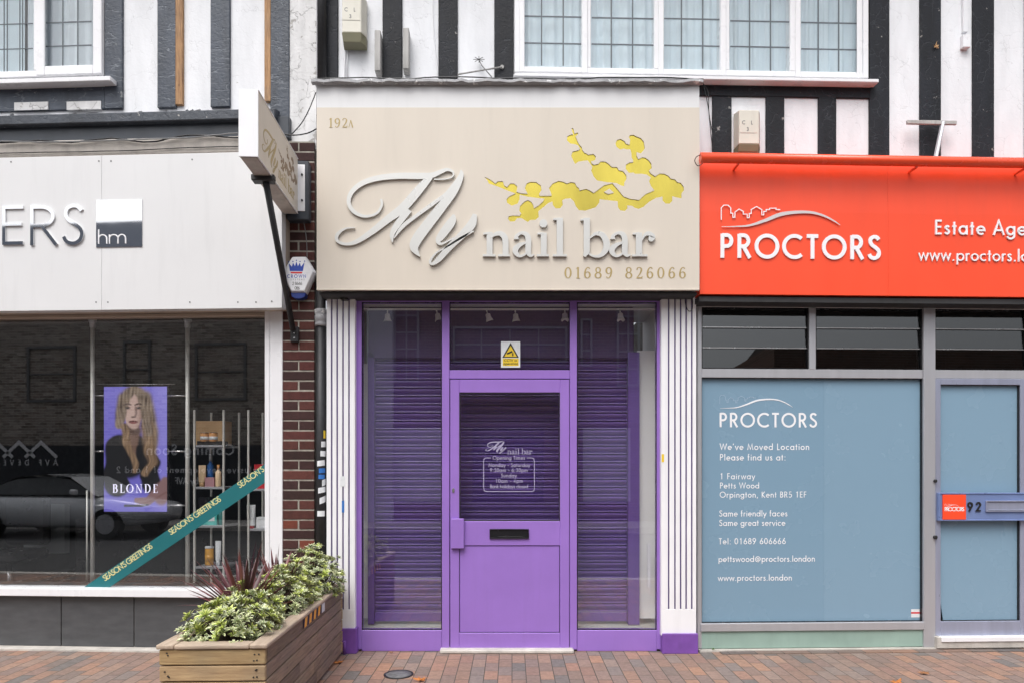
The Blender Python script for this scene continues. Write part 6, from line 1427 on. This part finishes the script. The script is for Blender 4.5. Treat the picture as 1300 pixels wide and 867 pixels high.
RB_.part('wall', MB().box(A0, A1, .3, 7, -.1, 7.0), M['far_brown']); p = refl(F0, .05, 468, 400, 12.5); r_ = refl(F0, .05, 500, 600, 12.5); RB_.part('rendered_bay', MB().box(-r_.x, -p.x, .05, .298, -.1, 6.0), M['far_render'])
for x0, x1, y0, y1, b in [(500, 532, 380, 485, (2, 5)), (575, 720, 415, 460, (4, 2)), (737, 752, 405, 465, (1, 3)), (783, 812, 380, 490, (2, 5))]:
    p, r_ = refl(F0, .05, x0, y0, 12.5), refl(F0, .05, x1, y1, 12.5); wnd(RB_, FO_, -r_.x, -p.x, r_.z, p.z, .285, M['far_trim'], M['far_glass'], b, .05)
for x0, x1 in [(500, 560), (600, 690), (740, 800)]:
    p, r_ = refl(F0, .05, x0, 600, 12.5), refl(F0, .05, x1, 668, 12.5); RB_.part('shop_window', MB().box(-r_.x, -p.x, .25, .299, .5, 2.4), M['far_render'] if x0 != 600 else M['car_glass'])
LBR = Thing('low_brown_building', 'low brown building with a stepped roofline mirrored in the louvres', 'building', FO_, (-8, .5, 0))
x3 = refl(FR, .05, 935, 440, 12.7).x; x4 = refl(FR, .05, 990, 440, 12.7).x; x5 = refl(FR, .05, 1480, 440, 12.7).x
LBR.part('wall', MB().box(-x5, -x3-.02, .5, 7, -.1, 5.2), M['far_brown']); LBR.part('parapet', MB().box(-x5, -x4, .6, 6.8, 5.201, 5.9), M['far_brown']); LBR.part('roof', MB().add([(-x5, .7, 5.9), (-x4-.8, .7, 5.9), (-x4-.8, 3, 6.7), (-x5, 3, 6.7), (-x4-.8, 6, 5.9), (-x5, 6, 5.9)], [(0, 1, 2, 3), (3, 2, 4, 5), (1, 4, 2), (0, 3, 5), (0, 5, 4, 1)]), M['far_roof_brown'])
for i in range(3): wnd(LBR, FO_, -x5+1+i*2.2, -x5+2.2+i*2.2, 2.6, 4.2, .485, M['upvc'], M['far_glass'], (2, 2))
HD = Thing('hoarding', 'dark site hoarding with white lettering mirrored in the salon window', 'hoarding', FO_, (-(xb[0]+xb[1])/2, 0, 0)); zt_ = refl(FL, .06, 200, 565, 12.2).z
hx = refl(FL, .06, 345, 560, 12.2).x; m = MB(); a = -hx
while a < -xb[0]: m.box(a+.003, a+1.2, .0, .03, .0, zt_); a += 1.203
BRD = HD.part('board', m, M['hoarding'])
for s, p0, p1, yb, cp in [('Coming Soon', 297, 186, 577, 14), ('Exclusive development of 1 and 2', 338, 148, 600, 8.5), ('by AVF', 252, 222, 614, 8.5), ('AVF DEVELOPMENTS', 73, -72, 590, 7)]:
    P, Q = refl(FL, .06, p0, yb, 12.2), refl(FL, .06, p1, yb, 12.2); cz_ = refl(FL, .06, p0, yb-cp, 12.2).z-P.z; HD.part('lettering', text(MB(), s, -P.x, -Q.x, P.z, cz_, -.012, w=.15, thick=.010), M['white_letter'], BRD)
t_ = MB()
for cx0 in (72, 44, 16):
    pts = [refl(FL, .06, cx0+dx, y, 12.2) for dx, y in [(0, 580), (-20, 561), (-40, 580)]]; t_.ribbon([(-q.x, q.z) for q in pts], -.012, -.002, .09)
HD.part('emblem', t_, M['white_letter'], BRD)
# parked car
cxr = (refl(FL, .06, 236, 620, 9.2).x+refl(FL, .06, -40, 620, 9.2).x)/2; FC = Frame(cxr, yp=-9.2, theta=math.pi)
CAR = Thing('parked_car', 'silver saloon car parked across the street mirrored in the salon window', 'car', FC, (0, 0, -.12)); g0 = -.12
st_ = [(-2.15, .62, .45, .62), (-2.05, .74, .30, .74), (-1.4, .86, .22, .84), (-.8, .93, .20, .86), (0, .95, .20, .87), (1.0, .95, .20, .87), (1.6, .95, .24, .86), (2.1, .88, .32, .78), (2.2, .62, .45, .66)]
V = []; NS_ = 12
for x_, zt2, zb2, hw in st_:
    for j in range(NS_):
        t = 2*math.pi*j/NS_; cy_, sy_ = math.cos(t), math.sin(t); e = .45
        V.append((x_, hw*math.copysign(abs(cy_)**e, cy_), g0+(zt2+zb2)/2+(zt2-zb2)/2*math.copysign(abs(sy_)**e, sy_)))
fs = [(i*NS_+j, i*NS_+(j+1) % NS_, (i+1)*NS_+(j+1) % NS_, (i+1)*NS_+j) for i in range(len(st_)-1) for j in range(NS_)]+[tuple(range(NS_)), tuple(range((len(st_)-1)*NS_, len(st_)*NS_))]
CAR.part('body', MB().add(V, fs, smooth=True), M['car_paint'])
cab = [(-1.05, .90, .74), (-.35, 1.30, .60), (.2, 1.36, .58), (.9, 1.30, .58), (1.75, .92, .70)]
m = MB(); V = []
for x_, z_, hw in cab: V += [(x_, -hw, g0+z_), (x_, hw, g0+z_), (x_, -.80, g0+.90), (x_, .80, g0+.90)]
for i in range(4): m.add([V[4*i], V[4*i+1], V[4*i+5], V[4*i+4]], [(0, 1, 2, 3)], smooth=True)
R_ = CAR.part('roof', m, M['car_paint'], fix=False)
m = MB()
for sgn in (0, 1):
    m.add([(V[4*i+sgn][0], V[4*i+sgn][1]*.995, V[4*i+sgn][2]-.05 if 0 < i < 4 else V[4*i+sgn][2]) for i in range(5)]+[(V[4*i+sgn][0], V[4*i+2+sgn][1]*.985, g0+.93) for i in (4, 3, 2, 1, 0)], [tuple(range(10))])
CAR.part('side_window', m, M['car_glass'], fix=False)
for x_ in (-1.35, 1.35):
    for sgn in (-1, 1):
        W_ = CAR.part('wheel', MB().tube([(x_, sgn*.70, g0+.32), (x_, sgn*.885, g0+.32)], .32, 24), M['tyre']); CAR.part('rim', MB().tube([(x_, sgn*.80, g0+.32), (x_, sgn*.892, g0+.32)], .21, 16), M['aluminium'], W_)
for sgn in (-1, 1): CAR.part('headlight', MB().box(-2.13, -2.0, sgn*.55-.12, sgn*.55+.12, g0+.56, g0+.68), M['headlight'], bevel=.03); CAR.part('door_mirror', MB().box(-.75, -.62, sgn*.86, sgn*1.0, g0+.93, g0+1.05), M['car_paint'], bevel=.03)
